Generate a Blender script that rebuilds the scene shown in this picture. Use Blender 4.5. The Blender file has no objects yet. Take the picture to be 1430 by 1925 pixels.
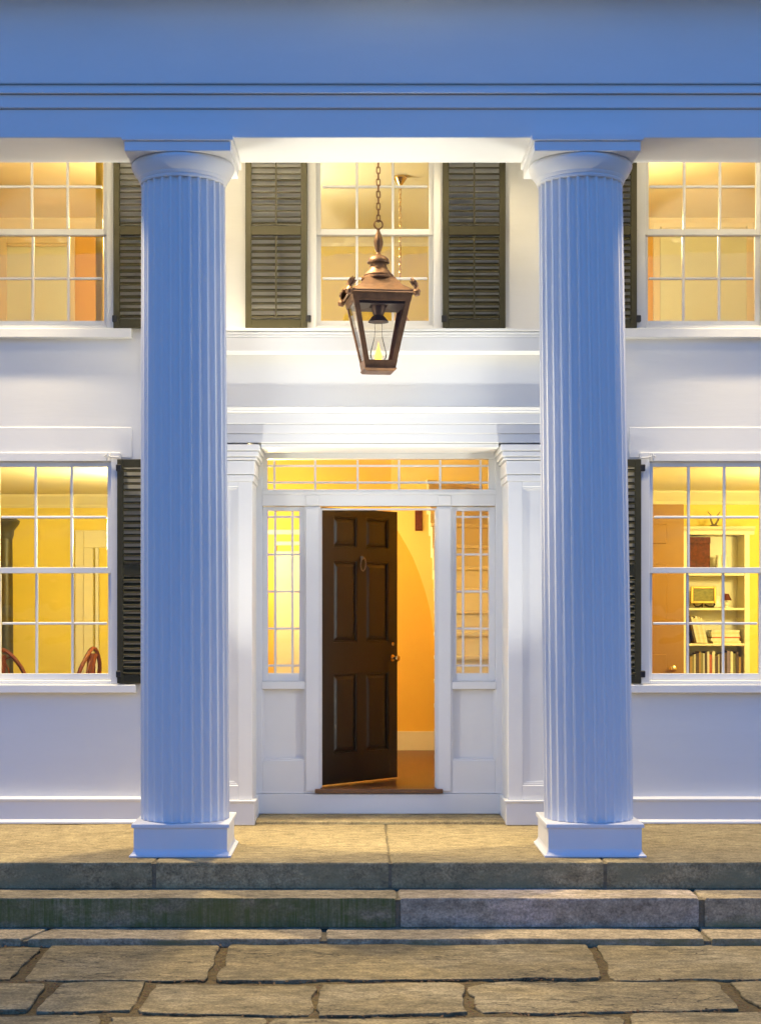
import bpy, bmesh, math, random
from mathutils import Vector, Matrix, noise
random.seed(7)
R = math.radians
S = bpy.context.scene
C = S.collection

# ------------------------------------------------------------------ camera
F, VX, VY, EYE = 3050.0, 675.0, 1150.0, 1.6      # focal length and vanishing point in photo pixels
cam_d = bpy.data.cameras.new('camera')
cam = bpy.data.objects.new('camera', cam_d)
C.objects.link(cam)
cam.location = (0, 0, EYE)
cam.rotation_euler = (R(90), 0, 0)
cam_d.sensor_fit = 'HORIZONTAL'
cam_d.sensor_width = 36
cam_d.lens = 36 * F / 1430
cam_d.shift_x = (715 - VX) / 1430
cam_d.shift_y = (VY - 962.5) / 1430
cam_d.clip_start = 0.1
cam_d.clip_end = 2000
S.camera = cam

# ------------------------------------------------------------------ world, sun, exposure
SUN_EL, SUN_ROT = R(0.5), R(0)
w = bpy.data.worlds.new('World')
S.world = w
w.use_nodes = True
nt = w.node_tree
sky = nt.nodes.new('ShaderNodeTexSky')
sky.sky_type = 'NISHITA'
sky.sun_disc = False
sky.sun_elevation = SUN_EL
sky.sun_rotation = SUN_ROT
sky.ozone_density = 4.65
sky.air_density = 1.0
sky.dust_density = 0.0
nt.nodes['Background'].inputs['Strength'].default_value = 0.15
nt.links.new(sky.outputs[0], nt.nodes['Background'].inputs['Color'])
sd = bpy.data.lights.new('sun', 'SUN')
sd.energy = 0.01
sd.angle = R(10)
sd.color = (1, 0.9, 0.8)
sun = bpy.data.objects.new('sun', sd)
C.objects.link(sun)
sun.rotation_euler = (R(-88), 0, 0)
S.view_settings.view_transform = 'Standard'
S.view_settings.look = 'None'
S.view_settings.exposure = 3.68          # a long dusk exposure
S.view_settings.gamma = 1.0
S.render.engine = 'CYCLES'
S.cycles.use_denoising = True
S.cycles.max_bounces = 8
S.cycles.diffuse_bounces = 4
S.cycles.transparent_max_bounces = 16
S.cycles.sample_clamp_indirect = 0.6
S.cycles.caustics_reflective = False
S.cycles.caustics_refractive = False

# ------------------------------------------------------------------ helpers
def PX(px, Y): return (px - VX) * Y / F
def PZ(py, Y): return EYE + (VY - py) * Y / F

WL = {}          # world location of every root or part


class MB:
    def __init__(s): s.v, s.f = [], []

    def add(s, vs, fs):
        n = len(s.v)
        s.v += [Vector(p) for p in vs]
        s.f += [tuple(i + n for i in f) for f in fs]
        return s

    def box(s, x0, x1, y0, y1, z0, z1):
        return s.add([(x0, y0, z0), (x1, y0, z0), (x1, y1, z0), (x0, y1, z0), (x0, y0, z1), (x1, y0, z1), (x1, y1, z1), (x0, y1, z1)],
                     [(0, 3, 2, 1), (4, 5, 6, 7), (0, 1, 5, 4), (1, 2, 6, 5), (2, 3, 7, 6), (3, 0, 4, 7)])

    def ext(s, prof, x0, x1):
        """closed (y, z) profile pulled along x"""
        n = len(prof)
        vs = [(x0, y, z) for y, z in prof] + [(x1, y, z) for y, z in prof]
        fs = [(i, (i + 1) % n, n + (i + 1) % n, n + i) for i in range(n)] + [tuple(range(n))[::-1], tuple(range(n, 2 * n))]
        return s.add(vs, fs)

    def lathe(s, prof, cx, cy, n=24, cap=True):
        vs, fs = [], []
        for r, z in prof:
            for k in range(n):
                a = 2 * math.pi * k / n
                vs.append((cx + r * math.cos(a), cy + r * math.sin(a), z))
        for j in range(len(prof) - 1):
            for k in range(n):
                fs.append((j * n + k, j * n + (k + 1) % n, (j + 1) * n + (k + 1) % n, (j + 1) * n + k))
        if cap:
            fs.append(tuple(range(n))[::-1])
            m = (len(prof) - 1) * n
            fs.append(tuple(range(m, m + n)))
        return s.add(vs, fs)

    def tube(s, pts, r, n=8, closed=False, taper=None):
        pts = [Vector(p) for p in pts]
        m = len(pts)
        vs, fs = [], []
        for i, p in enumerate(pts):
            a = pts[(i - 1) % m] if (closed or i > 0) else p
            b = pts[(i + 1) % m] if (closed or i < m - 1) else p
            t = (b - a).normalized()
            up = Vector((0, 1, 0)) if abs(t.y) < 0.8 else Vector((1, 0, 0))
            u = t.cross(up).normalized()
            q = t.cross(u).normalized()
            rr = r if taper is None else r * taper[i]
            for k in range(n):
                an = 2 * math.pi * k / n
                vs.append(p + u * rr * math.cos(an) + q * rr * math.sin(an))
        for i in range(m if closed else m - 1):
            j = (i + 1) % m
            for k in range(n):
                fs.append((i * n + k, i * n + (k + 1) % n, j * n + (k + 1) % n, j * n + k))
        if not closed:
            fs.append(tuple(range(n))[::-1])
            fs.append(tuple(range((m - 1) * n, m * n)))
        return s.add(vs, fs)

    def prism(s, poly, z0, z1, ch=0.0):
        """poly: (x, y) points; optional chamfered top rim"""
        n = len(poly)
        c = Vector((sum(p[0] for p in poly) / n, sum(p[1] for p in poly) / n, 0))
        vs = [(p[0], p[1], z0) for p in poly]
        rings = [(0, z1 - ch)] + ([(ch, z1)] if ch else [])
        for o, z in rings:
            for p in poly:
                d = (Vector((p[0], p[1], 0)) - c)
                l = max(d.length, 1e-4)
                q = c + d * ((l - o) / l)
                vs.append((q.x, q.y, z))
        fs = [tuple(range(n))[::-1]]
        for j in range(len(rings)):
            for i in range(n):
                fs.append((j * n + i, j * n + (i + 1) % n, (j + 1) * n + (i + 1) % n, (j + 1) * n + i))
        m = len(rings) * n
        fs.append(tuple(range(m, m + n)))
        return s.add(vs, fs)

    def xf(s, M):
        s.v = [M @ p for p in s.v]
        return s

    def build(s, name, mat, parent=None, smooth=False, bevel=0.0, segs=1):
        off = WL.get(parent.name, Vector()) if parent else Vector()
        me = bpy.data.meshes.new(name)
        me.from_pydata([p - off for p in s.v], [], s.f)
        bm = bmesh.new()
        bm.from_mesh(me)
        bmesh.ops.recalc_face_normals(bm, faces=bm.faces)
        if bevel:
            es = [e for e in bm.edges if len(e.link_faces) == 2 and e.calc_face_angle(0) > 0.5]
            bmesh.ops.bevel(bm, geom=es, offset=bevel, segments=segs, affect='EDGES', profile=0.6, clamp_overlap=True)
        bm.to_mesh(me)
        bm.free()
        if smooth:
            for p in me.polygons: p.use_smooth = True
            if hasattr(me, 'set_sharp_from_angle'):
                me.set_sharp_from_angle(angle=R(38))
        me.materials.append(mat)
        o = bpy.data.objects.new(name, me)
        C.objects.link(o)
        if parent: o.parent = parent
        WL[o.name] = off.copy()
        return o


def tag(o, label=None, cat=None, group=None, kind=None):
    if label: o['label'] = label
    if cat: o['category'] = cat
    if group: o['group'] = group
    if kind: o['kind'] = kind
    return o


def thing(name, loc, label, cat, group=None):
    o = bpy.data.objects.new(name, None)
    C.objects.link(o)
    o.location = loc
    o.empty_display_size = 0.1
    WL[o.name] = Vector(loc)
    return tag(o, label, cat, group)


def part(name, parent, loc=None):
    """an Empty part under a thing, at a world location"""
    o = bpy.data.objects.new(name, None)
    C.objects.link(o)
    o.parent = parent
    p = WL[parent.name]
    loc = Vector(loc) if loc is not None else p.copy()
    o.location = loc - p
    o.empty_display_size = 0.05
    WL[o.name] = loc
    return o


def inst(name, src, parent, loc, rot=(0, 0, 0)):
    """another object that shares src's mesh, at a world location"""
    o = bpy.data.objects.new(name, src)
    C.objects.link(o)
    o.parent = parent
    o.location = Vector(loc) - WL[parent.name]
    o.rotation_euler = rot
    return o


def mesh_of(mb, name, mat, smooth=False, bevel=0):
    o = mb.build(name, mat, None, smooth, bevel)
    me = o.data
    bpy.data.objects.remove(o)
    return me


# ------------------------------------------------------------------ materials
def mat(name, col, rough=0.5, var=0.08, scale=3.0, bump=0.0, bscale=40.0, metal=0.0, col2=None, stretch=(1, 1, 1), spec=0.5, rand=0.0, bdist=0.01, bdetail=4):
    m = bpy.data.materials.new(name)
    m.use_nodes = True
    N, L = m.node_tree.nodes, m.node_tree.links
    b = N['Principled BSDF']
    b.inputs['Roughness'].default_value = rough
    b.inputs['Metallic'].default_value = metal
    b.inputs['Specular IOR Level'].default_value = spec
    tc = N.new('ShaderNodeTexCoord')
    mp = N.new('ShaderNodeMapping')
    mp.inputs['Scale'].default_value = stretch
    L.new(tc.outputs['Object'], mp.inputs['Vector'])
    n1 = N.new('ShaderNodeTexNoise')
    n1.inputs['Scale'].default_value = scale
    n1.inputs['Detail'].default_value = 6
    n1.inputs['Roughness'].default_value = 0.6
    L.new(mp.outputs[0], n1.inputs['Vector'])
    cr = N.new('ShaderNodeValToRGB')
    cr.color_ramp.elements[0].position = 0.3
    cr.color_ramp.elements[1].position = 0.72
    c2 = col2 if col2 else tuple(c * (1 - 2 * var) for c in col)
    cr.color_ramp.elements[0].color = (*c2, 1)
    cr.color_ramp.elements[1].color = (*col, 1)
    L.new(n1.outputs['Fac'], cr.inputs['Fac'])
    out = cr.outputs['Color']
    if rand:
        oi = N.new('ShaderNodeObjectInfo')
        mr = N.new('ShaderNodeMapRange')
        mr.inputs['To Min'].default_value = 1 - rand
        mr.inputs['To Max'].default_value = 1 + rand
        L.new(oi.outputs['Random'], mr.inputs['Value'])
        hs = N.new('ShaderNodeHueSaturation')
        L.new(mr.outputs[0], hs.inputs['Value'])
        L.new(out, hs.inputs['Color'])
        out = hs.outputs[0]
    L.new(out, b.inputs['Base Color'])
    if bump:
        n2 = N.new('ShaderNodeTexNoise')
        n2.inputs['Scale'].default_value = bscale
        n2.inputs['Detail'].default_value = bdetail
        L.new(mp.outputs[0], n2.inputs['Vector'])
        bp = N.new('ShaderNodeBump')
        bp.inputs['Strength'].default_value = bump
        bp.inputs['Distance'].default_value = bdist
        L.new(n2.outputs['Fac'], bp.inputs['Height'])
        L.new(bp.outputs[0], b.inputs['Normal'])
    return m


def stone_mat(name, base, dark, moss=None, moss_amt=0.0, pale=None, streak=False, rand=0.1, crack=False):
    """weathered stone: broad stains, speckle, fine grain bump, optional moss on upright faces"""
    m = bpy.data.materials.new(name)
    m.use_nodes = True
    N, L = m.node_tree.nodes, m.node_tree.links
    b = N['Principled BSDF']
    b.inputs['Roughness'].default_value = 0.85
    b.inputs['Specular IOR Level'].default_value = 0.25
    g = N.new('ShaderNodeNewGeometry')

    def nz(scale, det=6, st=None):
        n = N.new('ShaderNodeTexNoise')
        n.inputs['Scale'].default_value = scale
        n.inputs['Detail'].default_value = det
        n.inputs['Roughness'].default_value = 0.65
        if st:
            mp = N.new('ShaderNodeMapping')
            mp.inputs['Scale'].default_value = st
            L.new(g.outputs['Position'], mp.inputs['Vector'])
            L.new(mp.outputs[0], n.inputs['Vector'])
        else:
            L.new(g.outputs['Position'], n.inputs['Vector'])
        return n.outputs['Fac']

    def ramp(src, p0, p1, c0=(0, 0, 0), c1=(1, 1, 1)):
        r = N.new('ShaderNodeValToRGB')
        r.color_ramp.elements[0].position = p0
        r.color_ramp.elements[1].position = p1
        r.color_ramp.elements[0].color = (*c0, 1)
        r.color_ramp.elements[1].color = (*c1, 1)
        L.new(src, r.inputs['Fac'])
        return r.outputs['Color']

    def mix(f, a, bcol, mode='MIX'):
        x = N.new('ShaderNodeMixRGB')
        x.blend_type = mode
        if isinstance(f, float): x.inputs[0].default_value = f
        else: L.new(f, x.inputs[0])
        for i, c in ((1, a), (2, bcol)):
            if isinstance(c, tuple): x.inputs[i].default_value = (*c, 1)
            else: L.new(c, x.inputs[i])
        return x.outputs[0]
    col = ramp(nz(2.3, 8, (1, 1.5, 2)), 0.32, 0.7, dark, base)
    if pale: col = mix(ramp(nz(1.1, 5), 0.52, 0.66), col, pale)
    col = mix(0.55, col, ramp(nz(62, 4), 0.33, 0.67, (0.2, 0.2, 0.2), (1.4, 1.38, 1.35)), 'MULTIPLY')
    col = mix(0.7, col, ramp(nz(11, 7, (1, 1.7, 1.5)), 0.34, 0.66, (0.45, 0.45, 0.42), (1.35, 1.32, 1.28)), 'MULTIPLY')
    if moss:
        sx = N.new('ShaderNodeSeparateXYZ')
        L.new(g.outputs['True Normal'], sx.inputs[0])
        ab = N.new('ShaderNodeMath'); ab.operation = 'ABSOLUTE'
        L.new(sx.outputs['Z'], ab.inputs[0])
        up = ramp(ab.outputs[0], 0.2, 0.7, (1, 1, 1), (0, 0, 0))
        mk = ramp(nz(2.0, 7, (1, 1, 2.5)), 0.62 - moss_amt, 0.78 - moss_amt)
        mk2 = mix(1.0, mk, up, 'MULTIPLY')
        if streak:
            st = ramp(nz(9, 3, (6, 1, 0.25)), 0.4, 0.65)
            mk2 = mix(0.45, mk2, st, 'MULTIPLY')
        col = mix(mk2, col, moss)
    if rand:
        oi = N.new('ShaderNodeObjectInfo')
        mr = N.new('ShaderNodeMapRange')
        mr.inputs['To Min'].default_value = 1 - rand
        mr.inputs['To Max'].default_value = 1 + rand
        L.new(oi.outputs['Random'], mr.inputs['Value'])
        hs = N.new('ShaderNodeHueSaturation')
        L.new(mr.outputs[0], hs.inputs['Value'])
        L.new(col, hs.inputs['Color'])
        col = hs.outputs[0]
    ck = None
    if crack:
        # layered grain of split stone, and a few wandering cracks
        col = mix(0.55, col, ramp(nz(5, 8, (0.9, 2.6, 2)), 0.35, 0.68, (0.62, 0.62, 0.60), (1.25, 1.22, 1.15)), 'MULTIPLY')
        r = N.new('ShaderNodeValToRGB')
        el = r.color_ramp.elements
        el[0].position, el[0].color = 0.488, (0, 0, 0, 1)
        el[1].position, el[1].color = 0.512, (0, 0, 0, 1)
        e = el.new(0.5); e.color = (1, 1, 1, 1)
        L.new(nz(1.6, 5, (0.8, 2.6, 1)), r.inputs['Fac'])
        ck = mix(1.0, r.outputs['Color'], ramp(nz(0.9, 2, (1, 1.5, 1)), 0.46, 0.52), 'MULTIPLY')
        col = mix(ck, col, (0.03, 0.024, 0.016))
    L.new(col, b.inputs['Base Color'])
    bp = N.new('ShaderNodeBump')
    bp.inputs['Strength'].default_value = 0.8
    bp.inputs['Distance'].default_value = 0.016
    ad = N.new('ShaderNodeMath'); ad.operation = 'ADD'
    L.new(nz(9, 8, (1, 1.6, 1.5)), ad.inputs[0])
    h2 = N.new('ShaderNodeMath'); h2.operation = 'MULTIPLY'; h2.inputs[1].default_value = 0.35
    L.new(nz(110, 3), h2.inputs[0])
    L.new(h2.outputs[0], ad.inputs[1])
    L.new(ad.outputs[0], bp.inputs['Height'])
    L.new(bp.outputs[0], b.inputs['Normal'])
    return m


def glass_mat(name, tint=(0.96, 0.97, 0.95), refl=1.0, wav=0.15, ior=1.52):
    m = bpy.data.materials.new(name)
    m.use_nodes = True
    N, L = m.node_tree.nodes, m.node_tree.links
    N.remove(N['Principled BSDF'])
    tr = N.new('ShaderNodeBsdfTransparent'); tr.inputs[0].default_value = (*tint, 1)
    gl = N.new('ShaderNodeBsdfGlossy'); gl.inputs['Roughness'].default_value = 0.02
    gl.inputs['Color'].default_value = (refl, refl, refl, 1)
    fr = N.new('ShaderNodeFresnel'); fr.inputs['IOR'].default_value = ior
    mx = N.new('ShaderNodeMixShader')
    tc = N.new('ShaderNodeTexCoord')
    n = N.new('ShaderNodeTexNoise'); n.inputs['Scale'].default_value = 5; n.inputs['Detail'].default_value = 1
    L.new(tc.outputs['Object'], n.inputs['Vector'])
    bp = N.new('ShaderNodeBump'); bp.inputs['Strength'].default_value = wav; bp.inputs['Distance'].default_value = 0.02
    L.new(n.outputs['Fac'], bp.inputs['Height'])
    L.new(bp.outputs[0], gl.inputs['Normal'])
    L.new(fr.outputs[0], mx.inputs[0]); L.new(tr.outputs[0], mx.inputs[1]); L.new(gl.outputs[0], mx.inputs[2])
    L.new(mx.outputs[0], N['Material Output'].inputs[0])
    return m


def glow_mat(name, col, strength):
    m = bpy.data.materials.new(name)
    m.use_nodes = True
    b = m.node_tree.nodes['Principled BSDF']
    b.inputs['Base Color'].default_value = (*col, 1)
    b.inputs['Emission Color'].default_value = (*col, 1)
    b.inputs['Emission Strength'].default_value = strength
    return m


M = {}
M['white'] = mat('white_paint', (0.80, 0.80, 0.78), 0.42, 0.03, 1.6, 0.12, 55, stretch=(0.35, 1, 1), bdist=0.004)
M['wall'] = mat('white_wall_paint', (0.80, 0.80, 0.78), 0.55, 0.04, 1.1, 0.16, 18, stretch=(0.25, 1, 1.6), bdist=0.006)
M['column'] = mat('white_column_paint', (0.80, 0.80, 0.79), 0.45, 0.03, 2.0, 0.1, 40, stretch=(1, 1, 0.15), bdist=0.004)
M['sash'] = mat('sash_paint', (0.79, 0.79, 0.77), 0.4, 0.03, 3, 0.1, 60, bdist=0.003)
M['shutter'] = mat('dark_green_shutter_paint', (0.046, 0.042, 0.021), 0.55, 0.15, 6, 0.2, 70, spec=0.25, rand=0.12, stretch=(0.3, 1, 1), bdist=0.004)
M['door'] = mat('dark_brown_door_paint', (0.019, 0.012, 0.007), 0.34, 0.12, 4, 0.15, 60, stretch=(1, 1, 0.2), bdist=0.003)
M['brass'] = mat('brass', (0.75, 0.5, 0.2), 0.22, 0.1, 20, metal=1.0)
M['pewter'] = mat('worn_pewter', (0.20, 0.165, 0.12), 0.4, 0.2, 30, metal=0.7)
M['iron'] = mat('dark_iron', (0.03, 0.03, 0.032), 0.5, 0.2, 20, metal=0.6)
M['copper'] = mat('aged_copper', (0.20, 0.10, 0.045), 0.5, 0.1, 14, 0.3, 60, metal=0.6, col2=(0.09, 0.048, 0.025), bdist=0.003)
M['copper_dark'] = mat('dark_copper', (0.09, 0.05, 0.03), 0.5, 0.1, 12, metal=0.6)
M['threshold'] = mat('oak_threshold', (0.22, 0.10, 0.035), 0.45, 0.2, 8, 0.2, 50, stretch=(0.2, 3, 3))
M['floorwood'] = mat('red_brown_floorboards', (0.12, 0.04, 0.015), 0.35, 0.2, 5, 0.1, 40, stretch=(4, 0.4, 1))
M['ywall'] = mat('ochre_wall_paint', (0.82, 0.50, 0.075), 0.6, 0.05, 1.5, 0.05, 30)
M['ywall2'] = mat('yellow_wall_paint', (0.87, 0.69, 0.13), 0.6, 0.05, 1.5, 0.05, 30)
M['lit_wall_panel'] = mat('lit_wall_yellow', (0.86, 0.72, 0.24), 0.6, 0.04, 1.5, 0.05, 30)  # brighter wall colour that stands for the lit part of the hall wall
M['cream'] = mat('cream_trim_paint', (0.82, 0.76, 0.56), 0.45, 0.03, 3)
M['ceil'] = mat('ivory_ceiling_paint', (0.84, 0.78, 0.60), 0.7, 0.03, 1.5)
M['ochredoor'] = mat('ochre_door_paint', (0.27, 0.125, 0.012), 0.45, 0.06, 3)
M['blind'] = mat('pale_linen_blind', (0.80, 0.88, 0.74), 0.8, 0.04, 2, 0.2, 120)
M['mahogany'] = mat('mahogany', (0.15, 0.035, 0.012), 0.25, 0.2, 6, stretch=(1, 1, 0.3))
M['darkwood'] = mat('dark_green_wood', (0.06, 0.055, 0.03), 0.4, 0.25, 8)
M['plum'] = mat('red_patterned_cloth', (0.17, 0.03, 0.018), 0.8, 0.2, 40, col2=(0.06, 0.015, 0.012))
M['canvas'] = mat('olive_landscape_painting', (0.30, 0.26, 0.07), 0.6, 0.2, 22, col2=(0.12, 0.13, 0.04), stretch=(1, 1, 3))
M['gilt'] = mat('gilt_frame', (0.72, 0.45, 0.10), 0.4, 0.1, 20, metal=0.3)
M['china'] = mat('white_china', (0.85, 0.82, 0.72), 0.2, 0.02, 5)
M['bone'] = mat('antler_bone', (0.25, 0.17, 0.08), 0.6, 0.2, 20)
for i, c in enumerate([(0.75, 0.66, 0.42), (0.42, 0.25, 0.07), (0.80, 0.75, 0.60), (0.09, 0.05, 0.025), (0.25, 0.22, 0.08), (0.28, 0.20, 0.30), (0.55, 0.12, 0.05)]):
    M['book%d' % i] = mat('book_cloth_%d' % i, c, 0.6, 0.12, 30)
M['porch'] = stone_mat('porch_granite', (0.47, 0.38, 0.205), (0.34, 0.27, 0.14), moss=(0.27, 0.235, 0.12), moss_amt=0.12, rand=0.06)
M['step'] = stone_mat('grey_granite', (0.56, 0.45, 0.28), (0.36, 0.29, 0.18), moss=(0.24, 0.21, 0.09), moss_amt=0.14, rand=0.06)
M['step_moss'] = stone_mat('mossy_granite', (0.48, 0.39, 0.24), (0.28, 0.23, 0.14), moss=(0.115, 0.135, 0.035), moss_amt=0.27, streak=True, rand=0.0)
M['step_pale'] = stone_mat('pale_scrubbed_granite', (0.56, 0.46, 0.32), (0.38, 0.31, 0.21), moss=(0.22, 0.19, 0.10), moss_amt=-0.02, pale=(0.66, 0.55, 0.45), rand=0.0)
M['flag'] = stone_mat('brown_flagstone', (0.38, 0.30, 0.155), (0.22, 0.18, 0.10), moss=(0.075, 0.065, 0.028), moss_amt=0.2, pale=(0.36, 0.30, 0.18), rand=0.16, crack=True)
M['mortar'] = mat('sandy_mortar', (0.26, 0.21, 0.13), 0.95, 0.25, 20, 0.8, 60, col2=(0.13, 0.11, 0.06), bdist=0.02)
M['soil'] = mat('mossy_joint_soil', (0.16, 0.11, 0.03), 0.95, 0.3, 30, 0.8, 60, col2=(0.06, 0.04, 0.015), bdist=0.02)
M['ground'] = mat('bounce_ground', (0.58, 0.48, 0.35), 0.95, 0.2, 2, 0.6, 20, col2=(0.44, 0.36, 0.26))  # unseen ground, kept pale to bounce light up the columns
M['glass'] = glass_mat('window_glass', refl=0.5)
M['chimney_glass'] = glass_mat('chimney_glass', (0.97, 0.96, 0.94), 0.9, 0.0, 1.12)
M['reflective_glass'] = glass_mat('reflective_window_glass', refl=1.0, wav=0.3)  # stronger reflection colour, so only the upper middle window shows the sky wash
M['lantern_glass'] = glass_mat('lantern_glass', (0.97, 0.95, 0.92), 0.9, 0.05)
M['flame'] = glow_mat('flame', (1.0, 0.34, 0.055), 0.42)
M['wire'] = mat('white_cord', (0.7, 0.7, 0.68), 0.6, 0.02, 3)

# ------------------------------------------------------------------ depths (metres from the camera)
YP = 10.52          # front of the plinths
YC = 10.87          # column axis
YW = 12.25          # wall face
YS = 12.13          # face of the door surround
YD = 12.65          # face of the door frame
GZ = -0.385         # paving level (porch floor is 0)

# ------------------------------------------------------------------ ground and flagstones
g = MB()
g.add([(-400, -400, GZ - 0.1), (400, -400, GZ - 0.1), (400, 400, GZ - 0.1), (-400, 400, GZ - 0.1)], [(0, 1, 2, 3)])
ground = tag(g.build('ground', M['ground']), 'ground around the house, made pale to bounce light on the columns', kind='structure')

pav = MB()
nx, ny = 120, 60
for j in range(ny + 1):
    for i in range(nx + 1):
        x, y = -5 + 10 * i / nx, 4.2 + 5.6 * j / ny
        pav.v.append(Vector((x, y, GZ - 0.016 + 0.012 * noise.noise((x * 6, y * 6, 0)) + 0.01 * noise.noise((x * 19, y * 19, 3)))))
for j in range(ny):
    for i in range(nx):
        a = j * (nx + 1) + i
        pav.f.append((a, a + 1, a + nx + 2, a + nx + 1))
pavement = pav.build('pavement', M['soil'], smooth=True)
tag(pavement, 'mossy soil bed between the flagstones', kind='structure')


def gp(px, py, z=GZ):
    d = F * (EYE - z) / (py - VY)
    return (PX(px, d), d)


def ragged(poly, step=0.09, amp=0.012, seed=0):
    out = []
    n = len(poly)
    for i in range(n):
        a, b = Vector((*poly[i], 0)), Vector((*poly[(i + 1) % n], 0))
        k = max(2, int((b - a).length / step))
        t = (b - a).normalized()
        nrm = Vector((t.y, -t.x, 0))
        for q in range(k):
            p = a.lerp(b, q / k)
            am = amp * (0.4 if q == 0 else 1)
            p = p + nrm * (am * 2.2 * noise.noise((p.x * 4 + seed * 7.3, p.y * 4, seed)) + am * 0.9 * noise.noise((p.x * 17, p.y * 17 + seed, 5)))
            if q == 0:                       # worn corner
                c = Vector((sum(s[0] for s in poly) / n, sum(s[1] for s in poly) / n, 0))
                p = p + (c - p).normalized() * 0.012
            out.append((p.x, p.y))
    return out


def stone_slab(name, poly, z0, z1, material, parent, seed, ch=0.012, amp=0.012, rough=0.004, step=0.09):
    """a stone of its own: ragged rim, worn edge, slightly uneven top"""
    pts = ragged(poly, step, amp, seed)
    n = len(pts)
    c = Vector((sum(p[0] for p in pts) / n, sum(p[1] for p in pts) / n, 0))
    mb = MB()
    rings = [(0.0, z0), (0.0, z1 - ch * 1.3), (ch * 0.45, z1 - ch * 0.35), (ch * 1.3, z1)]
    for o, z in rings:
        for p in pts:
            d = Vector((p[0], p[1], 0)) - c
            l = d.length
            q = c + d * ((l - o) / l)
            dz = rough * noise.noise((q.x * 2.5, q.y * 2.5, seed)) + rough * 0.6 * noise.noise((q.x * 11, q.y * 11, seed + 9))
            mb.v.append(Vector((q.x, q.y, z + (dz if z > z0 else 0))))
    for j in range(3):
        for i in range(n):
            mb.f.append((j * n + i, j * n + (i + 1) % n, (j + 1) * n + (i + 1) % n, (j + 1) * n + i))
    mb.f.append(tuple(range(3 * n, 4 * n)))
    return mb.build(name, material, parent)


flags = [
    [(-90, 1779), (78, 1782), (20, 1841), (-140, 1841)],
    [(94, 1777), (412, 1776), (388, 1842), (44, 1843)],
    [(432, 1775), (1103, 1775), (1131, 1830), (1128, 1839), (408, 1845)],
    [(1120, 1775), (1560, 1776), (1610, 1839), (1152, 1842)],
    [(-150, 1849), (86, 1850), (52, 1899), (-190, 1903)],
    [(118, 1848), (278, 1845), (246, 1899), (66, 1903)],
    [(290, 1849), (595, 1853), (583, 1908), (262, 1904)],
    [(603, 1850), (864, 1848), (882, 1904), (592, 1910)],
    [(874, 1854), (930, 1845), (1350, 1845), (1392, 1897), (902, 1904)],
    [(1368, 1846), (1600, 1843), (1660, 1896), (1430, 1898)],
    [(-240, 1909), (188, 1908), (176, 1985), (-290, 1990)],
    [(206, 1910), (502, 1912), (490, 1990), (194, 1985)],
    [(512, 1916), (1168, 1911), (1180, 1988), (500, 1993)],
    [(1186, 1906), (1700, 1902), (1770, 1985), (1200, 1988)],
]
for i, f in enumerate(flags):
    stone_slab('flagstone', [gp(*p) for p in f], GZ - 0.06, GZ + random.uniform(-0.004, 0.006), M['flag'], pavement, i + 1, 0.006, 0.013, 0.006, 0.07)
y = gp(700, 1990)[1] - 0.03
k = 40
while y > 4.6:                                     # the paving goes on towards the viewer
    dep = random.uniform(0.5, 0.75)
    x = -3.6 + random.uniform(0, 0.6)
    while x < 3.6:
        wd = random.uniform(0.7, 1.9)
        stone_slab('flagstone', [(x, y - dep + 0.03), (x + wd - 0.04, y - dep + 0.03), (x + wd - 0.04 + random.uniform(-.05, .05), y - 0.01), (x + random.uniform(-.05, .05), y - 0.01)],
                   GZ - 0.06, GZ + random.uniform(-0.004, 0.006), M['flag'], pavement, k, 0.006, 0.013, 0.006, 0.07)
        k += 1
        x += wd
    y -= dep
for xs in (-1, 1):                                 # and to both sides of the picture
    for (ya, yb) in ((9.62, 8.76), (8.72, 8.1)):
        x0 = xs * (3.35 if yb > 8.5 else 3.1)
        x1 = xs * 4.9
        a, b = min(x0, x1), max(x0, x1)
        stone_slab('flagstone', [(a, yb), (b, yb), (b, ya), (a, ya)], GZ - 0.06, GZ, M['flag'], pavement, k, 0.006, 0.013, 0.006, 0.07)
        k += 1

# ------------------------------------------------------------------ stone steps
steps = thing('stone_steps', (0.2, 9.9, GZ), 'two low weathered granite steps below the porch, built of long blocks', 'steps')
MB().box(-5, 5, 9.674, 10.4, GZ - 0.2, -0.366).build('bed', M['mortar'], steps)
MB().box(-5, 5, 10.011, 10.6, -0.36, -0.180).build('bed', M['mortar'], steps)
Ya, Yb, Yc_ = 9.66, 10.0, 10.34                    # front edges of the slab, the step and the porch
def jx(px, Y): return PX(px, Y)
j0 = [-5.0, jx(45, Ya), jx(607, Ya), jx(1330, Ya), 5.0]
for i in range(4):
    a, b = j0[i] + (0.012 if i else 0), j0[i + 1] - 0.012
    stone_slab('slab', [(a, Ya), (b, Ya), (b + (0.1 if i == 0 else 0.0), Yb + 0.03), (a + (0.1 if i == 1 else 0), Yb + 0.03)], GZ - 0.06, -0.350, M['step'], steps, 100 + i, 0.008, 0.010, 0.005)
j1 = [-5.0, jx(748, Yb), jx(1320, Yb), 5.0]
for i in range(3):
    a, b = j1[i] + (0.005 if i else 0), j1[i + 1] - (0.005 if i == 0 else 0.012)
    stone_slab('block', [(a, Yb), (b, Yb), (b, Yc_ + 0.03), (a, Yc_ + 0.03)], -0.345, -0.168, (M['step_moss'], M['step_pale'], M['step'])[i], steps, 110 + i, 0.010, 0.005, 0.005)

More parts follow.
